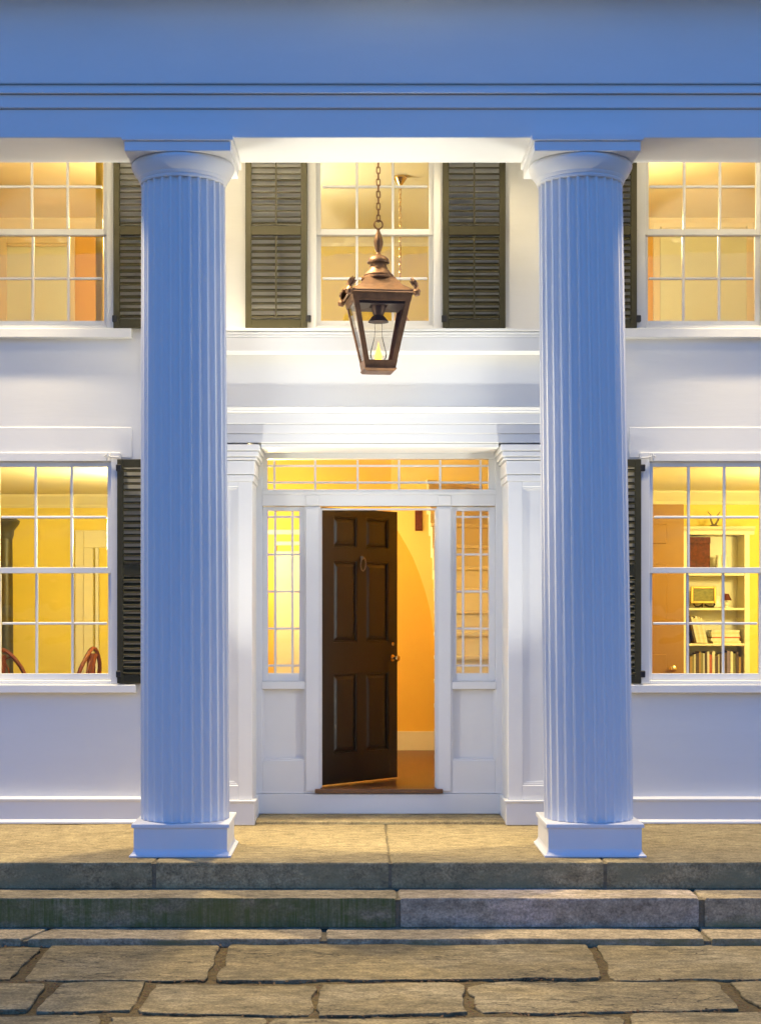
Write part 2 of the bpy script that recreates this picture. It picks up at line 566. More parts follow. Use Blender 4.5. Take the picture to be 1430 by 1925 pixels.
porch = MB().box(-5, 5, Yc_ + 0.010, 12.75, -0.178, -0.010).build('porch_floor', M['mortar'])
tag(porch, 'granite porch floor under the columns', kind='structure')
j2 = [-5.0, jx(290, Yc_), jx(733, Yc_), jx(1137, Yc_), 5.0]
for i in range(4):
    a, b = j2[i] + (0.004 if i else 0), j2[i + 1] - 0.004
    stone_slab('slab', [(a, Yc_), (b, Yc_), (b, 12.3), (a, 12.3)], -0.165, 0.0, M['porch'], porch, 120 + i, 0.009, 0.004, 0.003)
# the stone that lies in the recess before the door
stone_slab('doorstone', [(PX(476, YS), 12.19), (PX(954, YS), 12.19), (PX(950, YS), 12.72), (PX(480, YS), 12.72)], -0.009, 0.022, M['porch'], porch, 131, 0.012, 0.004, 0.003)

# ------------------------------------------------------------------ the house
house = thing('house', (0.17, 12.2, 0.0), 'white Greek revival house front with fluted columns, dark louvred shutters and an open door', 'house')
LOW_Y0, LOW_Y1, LOW_M = 877, 1267, 1072
UP_Y0, UP_Y1, UP_M = 268, 600, 434
wins = [                                          # glass px x0, x1, y0, y1, meeting rail
    (-9, 193, UP_Y0, UP_Y1, UP_M), (603, 806, UP_Y0, UP_Y1, UP_M), (1220, 1422, UP_Y0, UP_Y1, UP_M),
    (-2, 201, LOW_Y0, LOW_Y1, LOW_M), (1228, 1430, LOW_Y0, LOW_Y1, LOW_M)]
ST = 0.040                                        # width of the sash stiles
ops = []
for (a, b, c, d, e) in wins:
    ops.append((PX(a, YW) - ST, PX(b, YW) + ST, PZ(d, YW) - 0.055, PZ(c, YW) + 0.045))
EX0, EX1, EZ1 = PX(478, YD) - 0.03, PX(946, YD) + 0.03, 2.868
ops.append((EX0, EX1, -0.02, EZ1))
xs = sorted({-6.0, 6.0} | {o[0] for o in ops} | {o[1] for o in ops})
zs = sorted({-0.02, 5.62} | {o[2] for o in ops} | {o[3] for o in ops})
solid = {}
for i in range(len(xs) - 1):
    for j in range(len(zs) - 1):
        cx, cz = (xs[i] + xs[i + 1]) / 2, (zs[j] + zs[j + 1]) / 2
        solid[i, j] = not any(o[0] < cx < o[1] and o[2] < cz < o[3] for o in ops)
wm = MB()
y0, y1 = YW, YW + 0.20
for (i, j), s in solid.items():
    if not s: continue
    a, b, c, d = xs[i], xs[i + 1], zs[j], zs[j + 1]
    wm.add([(a, y0, c), (b, y0, c), (b, y0, d), (a, y0, d)], [(0, 1, 2, 3)])
    wm.add([(a, y1, c), (b, y1, c), (b, y1, d), (a, y1, d)], [(3, 2, 1, 0)])
    for di, dj, q in ((-1, 0, [(a, y0, c), (a, y0, d), (a, y1, d), (a, y1, c)]), (1, 0, [(b, y0, c), (b, y1, c), (b, y1, d), (b, y0, d)]),
                      (0, -1, [(a, y0, c), (a, y1, c), (b, y1, c), (b, y0, c)]), (0, 1, [(a, y0, d), (b, y0, d), (b, y1, d), (a, y1, d)])):
        if not solid.get((i + di, j + dj), False): wm.add(q, [(0, 1, 2, 3)])
wo = wm.build('wall', M['wall'], house)
# roof and body behind, so that the house is closed
MB().box(-6, 6, 10.70, 17.6, 5.93, 6.05).build('roof', M['iron'], house)
body = MB()
body.box(-6, -5.9, YW + 0.2, 17.5, -0.1, 5.62).box(5.9, 6, YW + 0.2, 17.5, -0.1, 5.62).box(-6, 6, 17.5, 17.6, -0.1, 5.93)
body.build('outer_wall', M['wall'], house)
MB().box(-6, 6, 11.2, YW - 0.002, 5.45, 5.50).build('porch_ceiling', M['white'], house)

# ---- entablature
ent = part('entablature', house, (0.17, 10.9, 4.7))
YA = 10.60
za, zb, zc, zd = PZ(258, YA), PZ(204, YA), PZ(178, YA), PZ(158, YA)
MB().box(-6, 6, YA + 0.03, 11.19, za, 5.93).build('beam', M['white'], ent)
MB().box(-6, 6, YA, YA + 0.03, za - 0.002, zb - 0.002).build('fascia', M['white'], ent, bevel=0.004)
MB().box(-6, 6, YA - 0.02, YA + 0.03, zb, zc - 0.002).build('fascia', M['white'], ent, bevel=0.004)
cove = [(YA + 0.03, zc), (YA - 0.045, zc), (YA - 0.045, zc + 0.006)]
for q in range(9):
    t = q / 8 * math.pi / 2
    cove.append((YA - 0.035 + 0.035 * math.sin(t), zc + 0.008 + (zd - zc - 0.012) * (1 - math.cos(t))))
cove.append((YA + 0.03, zd - 0.003))
MB().ext(cove, -6, 6).build('cove_moulding', M['white'], ent, smooth=True)
MB().box(-6, 6, YA - 0.028, YA + 0.03, zd, 5.605).build('frieze', M['white'], ent, bevel=0.004)
MB().ext([(YA + 0.03, 5.607), (YA - 0.06, 5.607), (YA - 0.12, 5.66), (YA - 0.42, 5.665), (YA - 0.42, 5.82), (YA - 0.50, 5.93), (YA + 0.03, 5.93)], -6, 6).build('cornice', M['white'], ent)

# ---- columns
def column(bx, tx):
    col = part('column', house, (bx, YC, 0))
    R0, R1 = 0.296, 0.279
    z0, z1 = PZ(1551, YP), 4.468
    # plinth: flared foot, block, cap
    hw = 0.304
    def sq(prof, cx, cy, mb):
        n = len(prof)
        for r, z in prof:
            for sx, sy in ((-1, -1), (1, -1), (1, 1), (-1, 1)): mb.v.append(Vector((cx + sx * r, cy + sy * r, z)))
        for j in range(n - 1):
            for q in range(4): mb.f.append((j * 4 + q, j * 4 + (q + 1) % 4, j * 4 + 4 + (q + 1) % 4, j * 4 + 4 + q))
        mb.f.append((3, 2, 1, 0)); m = 4 * n - 4
        mb.f.append((m, m + 1, m + 2, m + 3))
        return mb
    foot = [(hw + 0.027, 0.002), (hw + 0.027, 0.012), (hw + 0.017, 0.020), (hw + 0.006, 0.033), (hw, 0.05), (hw, z0 - 0.028)]
    sq(foot, bx, YC, MB()).build('plinth', M['column'], col)
    sq([(hw + 0.004, z0 - 0.027), (hw + 0.014, z0 - 0.024), (hw + 0.014, z0 - 0.004), (hw + 0.010, z0)], bx, YC, MB()).build('plinth_cap', M['column'], col)
    NF, SEG = 28, 10
    mb = MB()
    rings = 22
    tot = NF * SEG
    for j in range(rings + 1):
        t = j / rings
        z = z0 + 0.002 + (z1 - z0) * t
        rr = R0 + (R1 - R0) * (t ** 1.5)
        cx = bx + (tx - bx) * t
        dep = 0.024
        for k in range(tot):
            u = (k % SEG) / SEG
            a = 2 * math.pi * (k / tot) + 0.03
            f = 0.0 if (u < 0.11 or u > 0.89) else math.sin(math.pi * (u - 0.11) / 0.78) ** 0.6
            r = rr - dep * f
            mb.v.append(Vector((cx + r * math.cos(a), YC + r * math.sin(a), z)))
    for j in range(rings):
        for k in range(tot):
            mb.f.append((j * tot + k, j * tot + (k + 1) % tot, (j + 1) * tot + (k + 1) % tot, (j + 1) * tot + k))
    mb.build('shaft', M['column'], col, smooth=True)
    za_ = PZ(283, YP)
    prof = [(R1 - 0.03, z1 - 0.02), (R1 + 0.006, z1 - 0.018), (R1 + 0.010, z1 - 0.006), (R1 + 0.006, z1), (R1 + 0.018, z1 + 0.012), (R1 + 0.020, z1 + 0.022)]
    H = za_ - (z1 + 0.022)
    for q in range(13):
        t = q / 12
        prof.append((R1 + 0.020 + 0.048 * math.sin(t * math.pi * 0.5) ** 0.9 - (0.012 * max(0, t - 0.82) / 0.18), z1 + 0.022 + H * t))
    MB().lathe(prof, tx, YC, 72).build('echinus', M['column'], col, smooth=True)
    ah = 0.345
    sq([(ah, za_ + 0.001), (ah, PZ(264, YP))], tx, YC, MB()).build('abacus', M['column'], col, bevel=0.003)
    sq([(ah + 0.012, PZ(264, YP) + 0.001), (ah + 0.016, PZ(262, YP)), (ah + 0.016, za - 0.004)], tx, YC, MB()).build('abacus_cap', M['column'], col)
    return col
column(-1.164, -1.178)
column(1.535, 1.480)

# ---- windows
muntin_cache = {}
def shared(key, mk):
    if key not in muntin_cache: muntin_cache[key] = mk()
    return muntin_cache[key]


def window(i, cols=3):
    a, b, c, d, e = wins[i]
    x0, x1, zb_, zt, zm = PX(a, YW), PX(b, YW), PZ(d, YW), PZ(c, YW), PZ(e, YW)
    win = part('window', house, ((x0 + x1) / 2, YW, zb_))
    MR = 0.022                                    # half height of the meeting rail
    cw = 0.062
    yo = YW - 0.026
    low = i >= 3
    # casing boards round the opening
    X0, X1, Z0, Z1 = ops[i]
    MB().box(X0 - cw, X0 + 0.006, yo, YW + 0.04, Z0 - 0.02, Z1 + 0.06).build('casing', M['sash'], win, bevel=0.003)
    MB().box(X1 - 0.006, X1 + cw, yo, YW + 0.04, Z0 - 0.02, Z1 + 0.06).build('casing', M['sash'], win, bevel=0.003)
    MB().box(X0 + 0.008, X1 - 0.008, yo + 0.002, YW + 0.04, Z1 - 0.006, Z1 + 0.058).build('head_casing', M['sash'], win, bevel=0.003)
    if i != 1:
        e0, e1 = (0.0, 0.115) if i in (0, 3) else (0.115, 0.0)
        zt_ = Z0 - 0.022
        zs_ = PZ(1302, YW) if low else PZ(637, YW)
        MB().box(X0 - cw - e0 - 0.01, X1 + cw + e1 + 0.01, YW - 0.075, YW + 0.1, zs_, zt_ - 0.002).build('sill', M['sash'], win, bevel=0.004)
        MB().box(X0 + 0.008, X1 - 0.008, yo + 0.004, YW + 0.06, zt_, Z0 + 0.004).build('apron', M['sash'], win, bevel=0.003)
    else:
        MB().box(X0 - cw - 0.02, X1 + cw + 0.02, YW - 0.07, YW + 0.1, Z0 - 0.065, Z0 - 0.021).build('sill', M['sash'], win, bevel=0.004)
        MB().box(X0 + 0.008, X1 - 0.008, yo + 0.004, YW + 0.06, Z0 - 0.020, Z0 + 0.004).build('apron', M['sash'], win, bevel=0.003)
    # thin weather strip with its little clips beside the casing
    side = X1 + cw + 0.004 if i in (0, 1, 3) else X0 - cw - 0.004
    for sd_ in ((side,) if i != 1 else (X0 - cw - 0.004, X1 + cw + 0.004)):
        MB().box(sd_ - 0.004, sd_ + 0.004, YW - 0.030, YW - 0.001, Z0 - 0.015, Z1 + 0.05).build('strip', M['wire'], win)
        for t in (0.08, 0.5, 0.9):
            zz = Z0 + (Z1 - Z0) * t
            MB().box(sd_ - 0.016, sd_ + 0.016, YW - 0.036, YW - 0.031, zz, zz + 0.008).build('clip', M['wire'], win)
    # sashes: upper one outside, lower one behind it
    rows = 2
    for s_, (z0, z1, yy) in enumerate(((zm + MR, zt, YW + 0.022), (zb_, zm - MR, YW + 0.058))):
        th = 0.034
        sash = MB()
        bt, tp = (2 * MR, 0.04) if s_ == 0 else (0.05, 2 * MR)
        sash.box(x0 - ST + 0.001, x0, yy, yy + th, z0 - bt, z1 + tp)
        sash.box(x1, x1 + ST - 0.001, yy, yy + th, z0 - bt, z1 + tp)
        sash.box(x0, x1, yy + 0.001, yy + th, z0 - bt, z0)
        sash.box(x0, x1, yy + 0.001, yy + th, z1, z1 + tp)
        sash.build('sash_frame', M['sash'], win, bevel=0.002)
        mw = 0.0095
        hh = z1 - z0
        vme = shared(('v', round(hh, 3)), lambda: mesh_of(MB().box(-mw, mw, -0.014, 0.014, 0, hh), 'muntin', M['sash'], bevel=0.004))
        for q in (1, 2):
            inst('muntin', vme, win, (x0 + (x1 - x0) * q / 3, yy + 0.017, z0))
        pw = (x1 - x0) / 3 - 2 * mw
        hme = shared(('h', round(pw, 3)), lambda: mesh_of(MB().box(0, pw, -0.013, 0.013, -mw, mw), 'muntin', M['sash'], bevel=0.004))
        for q in range(3):
            inst('muntin', hme, win, (x0 + (x1 - x0) * q / 3 + mw, yy + 0.017, (z0 + z1) / 2))
        ph = hh / 2
        gme = shared(('g', i == 1, round(pw, 3), round(ph, 3)), lambda: mesh_of(MB().box(-pw / 2 - 0.004, pw / 2 + 0.004, -0.0015, 0.0015, 0.004, ph - 0.004), 'pane', M['reflective_glass' if i == 1 else 'glass']))
        for q in range(3):
            for r_ in range(2):
                inst('pane', gme, win, (x0 + (x1 - x0) * (q + 0.5) / 3, yy + 0.02, z0 + ph * r_), (R(random.uniform(-.25, .25)), 0, R(random.uniform(-.25, .25))))
    return win
for i in range(5): window(i)
# flat head boards over the lower windows
for (a, b) in ((-60, 248), (1182, 1500)):
    MB().box(PX(a, YW), PX(b, YW), YW - 0.009, YW + 0.01, PZ(861, YW), PZ(803, YW)).build('head_board', M['white'], house, bevel=0.004)

# ---- shutters
def shutter(px0, px1, z0, z1, zmid0, zmid1, side, rz=0.0, open_=0.6):
    """louvred shutter fixed back against the wall; side: -1 hinged on its right edge, 1 on its left edge"""
    Y0 = YW - 0.075
    x0, x1 = PX(px0, Y0), PX(px1, Y0)
    sh = part('shutter', house, ((x0 + x1) / 2, Y0, z0))
    th, sw = 0.034, 0.046
    f = MB()
    f.box(x0, x0 + sw, Y0, Y0 + th, z0, z1).box(x1 - sw, x1, Y0, Y0 + th, z0, z1)
    f.box(x0 + sw, x1 - sw, Y0 + 0.001, Y0 + th - 0.001, z0, z0 + 0.066)
    f.box(x0 + sw, x1 - sw, Y0 + 0.001, Y0 + th - 0.001, zmid0, zmid1)
    f.box(x0 + sw, x1 - sw, Y0 + 0.001, Y0 + th - 0.001, z1 - 0.06, z1)
    f.build('frame', M['shutter'], sh, bevel=0.003)
    L_ = x1 - x0 - 2 * sw - 0.004
    sme = shared(('slat', round(L_, 3)), lambda: mesh_of(MB().ext([(-0.025, -0.003), (0.022, -0.004), (0.025, 0.0), (0.022, 0.004), (-0.025, 0.003)], -L_ / 2, L_ / 2), 'slat', M['shutter']))
    cx = (x0 + x1) / 2
    for (a, b, tilt) in ((z0 + 0.066, zmid0, 34 * open_ / 0.6), (zmid1, z1 - 0.06, 24)):
        n = int(round((b - a) / 0.0475))
        for k in range(n):
            zz = a + (b - a) * (k + 0.5) / n
            inst('slat', sme, sh, (cx, Y0 + 0.017, zz), (R(tilt + random.uniform(-4, 4)), R(random.uniform(-0.25, 0.25)), 0))
        MB().box(cx - 0.006, cx + 0.006, Y0 - 0.016, Y0 - 0.006, a + 0.006, b - 0.01).build('tilt_rod', M['shutter'], sh)
    hx = x1 if side < 0 else x0
    for zz in (z0 + 0.045, z1 - 0.09):
        MB().box(hx - 0.008, hx + 0.030, Y0 - 0.006, Y0 + 0.03, zz, zz + 0.05).build('hinge', M['iron'], sh, bevel=0.004)
    return sh
uz0, uz1 = PZ(616, YW - 0.075), PZ(258, YW - 0.075)
um0, um1 = PZ(441, YW - 0.075), PZ(424, YW - 0.075)
lz0, lz1 = PZ(1285, YW - 0.075), PZ(863, YW - 0.075)
lm0, lm1 = PZ(1082, YW - 0.075), PZ(1061, YW - 0.075)
shutter(461, 577, uz0, uz1, um0, um1, -1, open_=0.5)
shutter(832, 950, uz0, uz1, um0, um1, 1, open_=0.75)
shutter(213, 329, uz0, uz1, um0, um1, 1)
shutter(1081, 1197, uz0, uz1, um0, um1, -1)
shutter(220, 337, lz0, lz1, lm0, lm1, 1)
shutter(1088, 1205, lz0, lz1, lm0, lm1, -1)
# curled shutter hooks at the top corners of the lower casings
for (hx, hy, s_) in ((203, 861, 1), (1225, 862, -1)):
    x, z = PX(hx, YW), PZ(hy, YW)
    hk = MB()
    hk.tube([(x - s_ * 0.02, YW - 0.03, z + 0.012), (x, YW - 0.045, z + 0.02), (x + s_ * 0.03, YW - 0.05, z + 0.004), (x + s_ * 0.09, YW - 0.05, z)], 0.006)
    hk.tube([(x, YW - 0.04, z - 0.02), (x, YW - 0.05, z), (x + s_ * 0.006, YW - 0.05, z + 0.035)], 0.005)
    hk.build('shutter_hook', M['wire'], house, smooth=True)

# ---- baseboard along the wall
for (a, b) in ((-6.0, PX(356, YS)), (PX(1074, YS), 6.0)):
    bb = part('baseboard', house, ((a + b) / 2, YW, 0))
    MB().box(a, b, YW - 0.035, YW - 0.001, 0.006, 0.175).build('board', M['white'], bb, bevel=0.003)
    MB().ext([(YW - 0.001, 0.177), (YW - 0.05, 0.177), (YW - 0.05, 0.190), (YW - 0.03, 0.200), (YW - 0.001, 0.204)], a, b).build('cap', M['white'], bb)
    MB().ext([(YW - 0.036, 0.006), (YW - 0.056, 0.006), (YW - 0.054, 0.02), (YW - 0.036, 0.036)], a, b).build('shoe', M['white'], bb)

# ---- door surround: pilasters and entablature
SX0, SX1 = PX(352, YS), PX(1078, YS)
sur = part('door_surround', house, ((SX0 + SX1) / 2, YS, 2.9))
def zS(py): return PZ(py, YS)
OX0, OX1 = PX(490, YS), PX(938, YS)               # opening under the architrave
def band(name, y0_, pa, pb, out=0.0, e=0.0):
    MB().box(SX0 - out, SX1 + out, y0_, YW + 0.001, zS(pb) + 0.001, zS(pa) - 0.001).build(name, M['white'], sur, bevel=0.003)
MB().box(SX0 + 0.01, SX1 - 0.01, YS + 0.03, YD + 0.1, zS(832) + 0.002, zS(815)).build('lintel', M['white'], sur)
band('fascia', YS + 0.012, 815, 832)
band('fascia', YS + 0.004, 797, 815)
band('fascia', YS - 0.006, 776, 797)
MB().ext([(YW, zS(776)), (YS - 0.02, zS(776)), (YS - 0.028, zS(773)), (YS - 0.028, zS(771)), (YS - 0.04, zS(769)), (YS - 0.045, zS(766)), (YW, zS(765.5))], SX0 - 0.03, SX1 + 0.03).build('taenia', M['white'], sur)
band('frieze', YS + 0.004, 764, 655)
cz0 = PZ(660, YS - 0.17)
cz1 = PZ(618, YS - 0.19)
MB().box(SX0 - 0.14, SX1 + 0.14, YS - 0.17, YW + 0.001, cz0, PZ(634, YS - 0.17)).build('corona', M['white'], sur, bevel=0.003)
for k, (pa, pb, pr) in enumerate(((629, 633, 0.178), (624, 628, 0.190), (618, 623, 0.205))):
    MB().box(SX0 - pr, SX1 + pr, YS - pr, YW - 0.08, PZ(pb, YS - 0.17), PZ(pa, YS - 0.17) - 0.001).build('crown_moulding', M['white'], sur, bevel=0.004, segs=2)
MB().box(SX0 - 0.17, SX1 + 0.17, YS - 0.175, YW - 0.001, PZ(634, YS - 0.17) + 0.001, PZ(622, YS - 0.17)).build('core', M['white'], sur)
# soffit trim in the recess
MB().box(OX0, OX1, YS + 0.04, YD - 0.002, EZ1 - 0.034, EZ1 - 0.006).build('soffit', M['white'], sur)

def pilaster(xi, xo, s_):
    """xi inner edge, xo outer edge, s_ = direction from outer to inner (+1 left pilaster)"""
    a, b = min(xi, xo), max(xi, xo)
    pl = part('pilaster', house, ((a + b) / 2, YS, 0))
    zt = zS(905)
    # shaft: stiles round a sunk panel, returning into the recess
    bx_ = MB()
    st = 0.105
    bx_.box(a, a + st, YS, YW + 0.002, 0.19, zt).box(b - st, b, YS, YW + 0.002, 0.19, zt)
    bx_.box(a + st, b - st, YS + 0.001, YW + 0.002, zS(915), zt).box(a + st, b - st, YS + 0.001, YW + 0.002, 0.19, 0.30)
    bx_.build('stile', M['white'], pl, bevel=0.003)
    MB().box(a + st, b - st, YS + 0.022, YW, 0.30, zS(915)).build('panel', M['white'], pl)
    mo = MB()
    for q, (o0, o1, dy) in enumerate(((0.0, 0.012, 0.006), (0.012, 0.026, 0.014))):
        u0, u1, v0, v1 = a + st + o0, b - st - o0, 0.30 + o0, zS(915) - o0
        w_ = o1 - o0
        mo.box(u0, u0 + w_, YS + dy, YS + 0.03, v0, v1).box(u1 - w_, u1, YS + dy, YS + 0.03, v0, v1)
        mo.box(u0 + w_, u1 - w_, YS + dy, YS + 0.03, v0, v0 + w_).box(u0 + w_, u1 - w_, YS + dy, YS + 0.03, v1 - w_, v1)
    mo.build('panel_moulding', M['white'], pl)
    # reveal board running back to the door frame
    x_in = xi
    MB().box(min(x_in, x_in - s_ * 0.03), max(x_in, x_in - s_ * 0.03), YW + 0.003, YD + 0.1, 0.0, EZ1 - 0.04).build('reveal', M['white'], pl)
    # base
    MB().box(a - 0.018, b + 0.018, YS - 0.018, YW + 0.001, 0.004, 0.172).build('base', M['white'], pl, bevel=0.003)
    MB().box(a - 0.03, b + 0.03, YS - 0.030, YW + 0.001, 0.1735, 0.190).build('base_cap', M['white'], pl, bevel=0.005, segs=2)
    MB().box(min(x_in, x_in + s_ * 0.018), max(x_in, x_in + s_ * 0.018), YW + 0.003, YD - 0.005, 0.004, 0.172).build('base_return', M['white'], pl)
    # stacked capital mouldings that step out to both sides and into the recess
    for (pa, pb, o) in ((893, 905, 0.012), (866, 892, 0.018), (860, 865, 0.034), (849, 859, 0.046), (836, 848, 0.058)):
        xa, xb = a - o, b + o
        MB().box(xa, xb, YS - o * 0.8, YW + 0.001, zS(pb) + 0.001, zS(pa)).build('capital_moulding', M['white'], pl, bevel=min(0.006, o * 0.3), segs=2)
        c0, c1 = (xi - 0.02, xi + o) if s_ > 0 else (xi - o, xi + 0.02)
        MB().box(c0, c1, YW + 0.002, YD - 0.01, zS(pb) + 0.001, zS(pa)).build('capital_return', M['white'], pl, bevel=min(0.006, o * 0.3), segs=2)
pilaster(PX(474, YS), PX(358, YS), 1)
pilaster(PX(955, YS), PX(1071, YS), -1)

# ---- door frame with sidelights and transom
def xD(px): return PX(px, YD)
def zD(py): return PZ(py, YD)
fr = part('door_frame', house, (xD(711), YD, 0.2))
DX0, DX1, DZ0, DZ1 = xD(602), xD(820.5), zD(1482), zD(955)
for (a, b) in ((470, 493), (931, 958)):
    MB().box(xD(a), xD(b), YD - 0.004, YD + 0.12, zD(1492), zD(846)).build('jamb', M['white'], fr, bevel=0.003)
for (a, b) in ((572, 602), (820.5, 850)):
    MB().box(xD(a), xD(b), YD, YD + 0.12, zD(1492), zD(952)).build('post', M['white'], fr, bevel=0.003)
    MB().box(xD(a) + 0.012, xD(b) - 0.012, YD - 0.012, YD - 0.001, zD(1488), zD(956)).build('post_face', M['white'], fr, bevel=0.003)
MB().box(xD(493), xD(931), YD - 0.006, YD + 0.12, zD(951), zD(920)).build('transom_bar', M['white'], fr, bevel=0.003)
MB().box(xD(493), xD(931), YD - 0.016, YD - 0.007, zD(930), zD(925)).build('bar_bead', M['white'], fr, bevel=0.002)
for (a, b) in ((572, 602), (820.5, 850)):
    MB().box(xD(a) + 0.01, xD(b) - 0.01, YD - 0.013, YD - 0.007, zD(950), zD(932)).build('corner_block', M['white'], fr, bevel=0.003)
MB().box(xD(493), xD(931), YD, YD + 0.12, zD(862), zD(844)).build('head_rail', M['white'], fr, bevel=0.003)
# riser under the door frame
MB().box(xD(475), xD(952), YD - 0.02, YD + 0.1, 0.024, zD(1492.5)).build('riser', M['white'], fr, bevel=0.004)
# door stop: thin inner lining round the opening
MB().box(DX0 + 0.001, DX0 + 0.012, YD + 0.03, YD + 0.10, DZ0, DZ1 - 0.001).build('stop', M['white'], fr)
MB().box(DX1 - 0.012, DX1 - 0.001, YD + 0.03, YD + 0.10, DZ0, DZ1 - 0.001).build('stop', M['white'], fr)
MB().box(DX0 + 0.013, DX1 - 0.013, YD + 0.03, YD + 0.10, DZ1 - 0.013, DZ1 - 0.001).build('stop', M['white'], fr)


def lights(name, x0, x1, z0, z1, vx, hz, yy):
    """leaded-style light: frame px box, muntin px positions"""
    wn = part(name, house, ((x0 + x1) / 2, yy, z0))
    vs = [x0] + vx + [x1]
    hs = [z0] + hz + [z1]
    mw = 0.0085
    for v in vx:
        MB().box(v - mw, v + mw, yy, yy + 0.022, z0, z1).build('muntin', M['sash'], wn, bevel=0.003)
    for h in hz:
        for q in range(len(vs) - 1):
            a = vs[q] + (mw if q else 0)
            b = vs[q + 1] - (mw if q < len(vs) - 2 else 0)
            MB().box(a, b, yy + 0.001, yy + 0.021, h - mw, h + mw).build('muntin', M['sash'], wn, bevel=0.003)
    for q in range(len(vs) - 1):
        for r_ in range(len(hs) - 1):
            MB().box(vs[q] + 0.003, vs[q + 1] - 0.003, yy + 0.009, yy + 0.012, hs[r_] + 0.003, hs[r_ + 1] - 0.003).build('pane', M['glass'], wn)
    return wn
lights('transom_window', xD(502), xD(919), zD(919), zD(863), [xD(p) for p in (515, 592, 672, 750, 828, 904)], [zD(906), zD(874.5)], YD + 0.05)
for (a, b, fa, fb, v1, v2) in ((503, 562, 493, 572, 516.5, 549), (858, 919, 850, 931, 871, 904.5)):
    sl = lights('sidelight_window', xD(a), xD(b), zD(1266), zD(960), [xD(v1), xD(v2)], [zD(p) for p in (1252, 1182, 1112, 1042, 971)], YD + 0.05)
    f = MB()
    f.box(xD(fa), xD(a), YD + 0.03, YD + 0.09, zD(1281), zD(952)).box(xD(b), xD(fb), YD + 0.03, YD + 0.09, zD(1281), zD(952))
    f.box(xD(a), xD(b), YD + 0.031, YD + 0.09, zD(1281), zD(1266)).box(xD(a), xD(b), YD + 0.031, YD + 0.09, zD(960), zD(952))
    f.build('sash_frame', M['sash'], sl, bevel=0.003)
    MB().box(xD(fa) - 0.003, xD(fb) + 0.003, YD - 0.014, YD + 0.09, zD(1296), zD(1281) - 0.001).build('sill', M['white'], sl, bevel=0.004)
    pn = part('entry_panel', house, (xD((a + b) / 2), YD, 0.2))
    MB().box(xD(fa), xD(fb), YD + 0.045, YD + 0.09, zD(1430), zD(1297)).build('panel', M['white'], pn)
    MB().box(xD(fa), xD(fb), YD + 0.002, YD + 0.09, zD(1492), zD(1430)).build('rail', M['white'], pn, bevel=0.003)
    f = MB()
    f.box(xD(fa), xD(fa) + 0.012, YD + 0.012, YD + 0.05, zD(1430), zD(1297)).box(xD(fb) - 0.012, xD(fb), YD + 0.012, YD + 0.05, zD(1430), zD(1297))
    f.box(xD(fa) + 0.012, xD(fb) - 0.012, YD + 0.012, YD + 0.05, zD(1430), zD(1430) + 0.012)
    f.build('panel_moulding', M['white'], pn)
# transom side fillers
for (a, b) in ((493, 502), (919, 931)):
    MB().box(xD(a), xD(b), YD + 0.03, YD + 0.09, zD(919.9), zD(862.2)).build('filler', M['white'], fr)
MB().box(xD(592), xD(832), YD - 0.045, YD + 0.14, zD(1491), zD(1483)).build('threshold', M['threshold'], house, bevel=0.006, segs=2)

# ---- the open door
door = part('door', house, (DX0 + 0.012, YD + 0.124, DZ0))
DW, DH, DT = (DX1 - DX0) - 0.026, DZ1 - DZ0 + 0.008, 0.045
HM = Matrix.Translation((DX0 + 0.012, YD + 0.124, DZ0 + 0.008)) @ Matrix.Rotation(R(46.5), 4, 'Z')
def dz(py): return PZ(py, 12.85) - DZ0
ph = [(dz(1420), dz(1270)), (dz(1210), dz(1056)), (dz(1030), dz(972))]
pu = [(0.125, 0.400), (0.500, 0.775)]
f = MB()
f.box(0, pu[0][0], 0, DT, 0, DH).box(pu[1][1], DW, 0, DT, 0, DH).box(pu[0][1], pu[1][0], 0.0005, DT, 0, DH)
zz = [0] + [v for p in ph for v in p] + [DH]
for q in range(0, 8, 2):
    for (u0, u1) in pu:
        f.box(u0, u1, 0.0005, DT - 0.0005, zz[q], zz[q + 1])
f.xf(HM).build('leaf', M['door'], door)
for (u0, u1) in pu:
    for (v0, v1) in ph:
        p = MB()
        # raised field with sloping margins, set back from the stiles
        o, d1, d0 = 0.045, 0.006, 0.018
        for yy, e in ((d0, 0.0), (d0, 0.012), (d1, o)):
            p.v += [Vector((u0 + e, yy, v0 + e)), Vector((u1 - e, yy, v0 + e)), Vector((u1 - e, yy, v1 - e)), Vector((u0 + e, yy, v1 - e))]
        for j in range(2):
            for k in range(4): p.f.append((j * 4 + k, j * 4 + (k + 1) % 4, j * 4 + 4 + (k + 1) % 4, j * 4 + 4 + k))
        p.f.append((8, 9, 10, 11))
        p.box(u0, u1, 0.022, DT - 0.012, v0, v1)
        p.xf(HM).build('panel', M['door'], door)
        b_ = MB()                                 # ovolo moulding round the panel
        w_ = 0.014
        b_.box(u0, u0 + w_, 0.004, 0.02, v0, v1).box(u1 - w_, u1, 0.004, 0.02, v0, v1).box(u0 + w_, u1 - w_, 0.004, 0.02, v0, v0 + w_).box(u0 + w_, u1 - w_, 0.004, 0.02, v1 - w_, v1)
        b_.xf(HM).build('panel_moulding', M['door'], door, bevel=0.005, segs=2)
def local_lathe(prof, u, v, n=16):
    """profile (radius, distance out of the door face)"""
    m_ = MB().lathe(prof, 0, 0, n)
    m_.xf(HM @ Matrix.Translation((u, 0, v)) @ Matrix.Rotation(R(90), 4, 'X'))
    return m_
kz = PZ(1240, 13.25) - DZ0
local_lathe([(0.028, 0.0), (0.028, 0.004), (0.012, 0.008), (0.010, 0.03), (0.020, 0.038), (0.027, 0.048), (0.028, 0.058), (0.022, 0.068), (0.008, 0.072)], DW - 0.06, kz).build('knob', M['brass'], door, smooth=True)
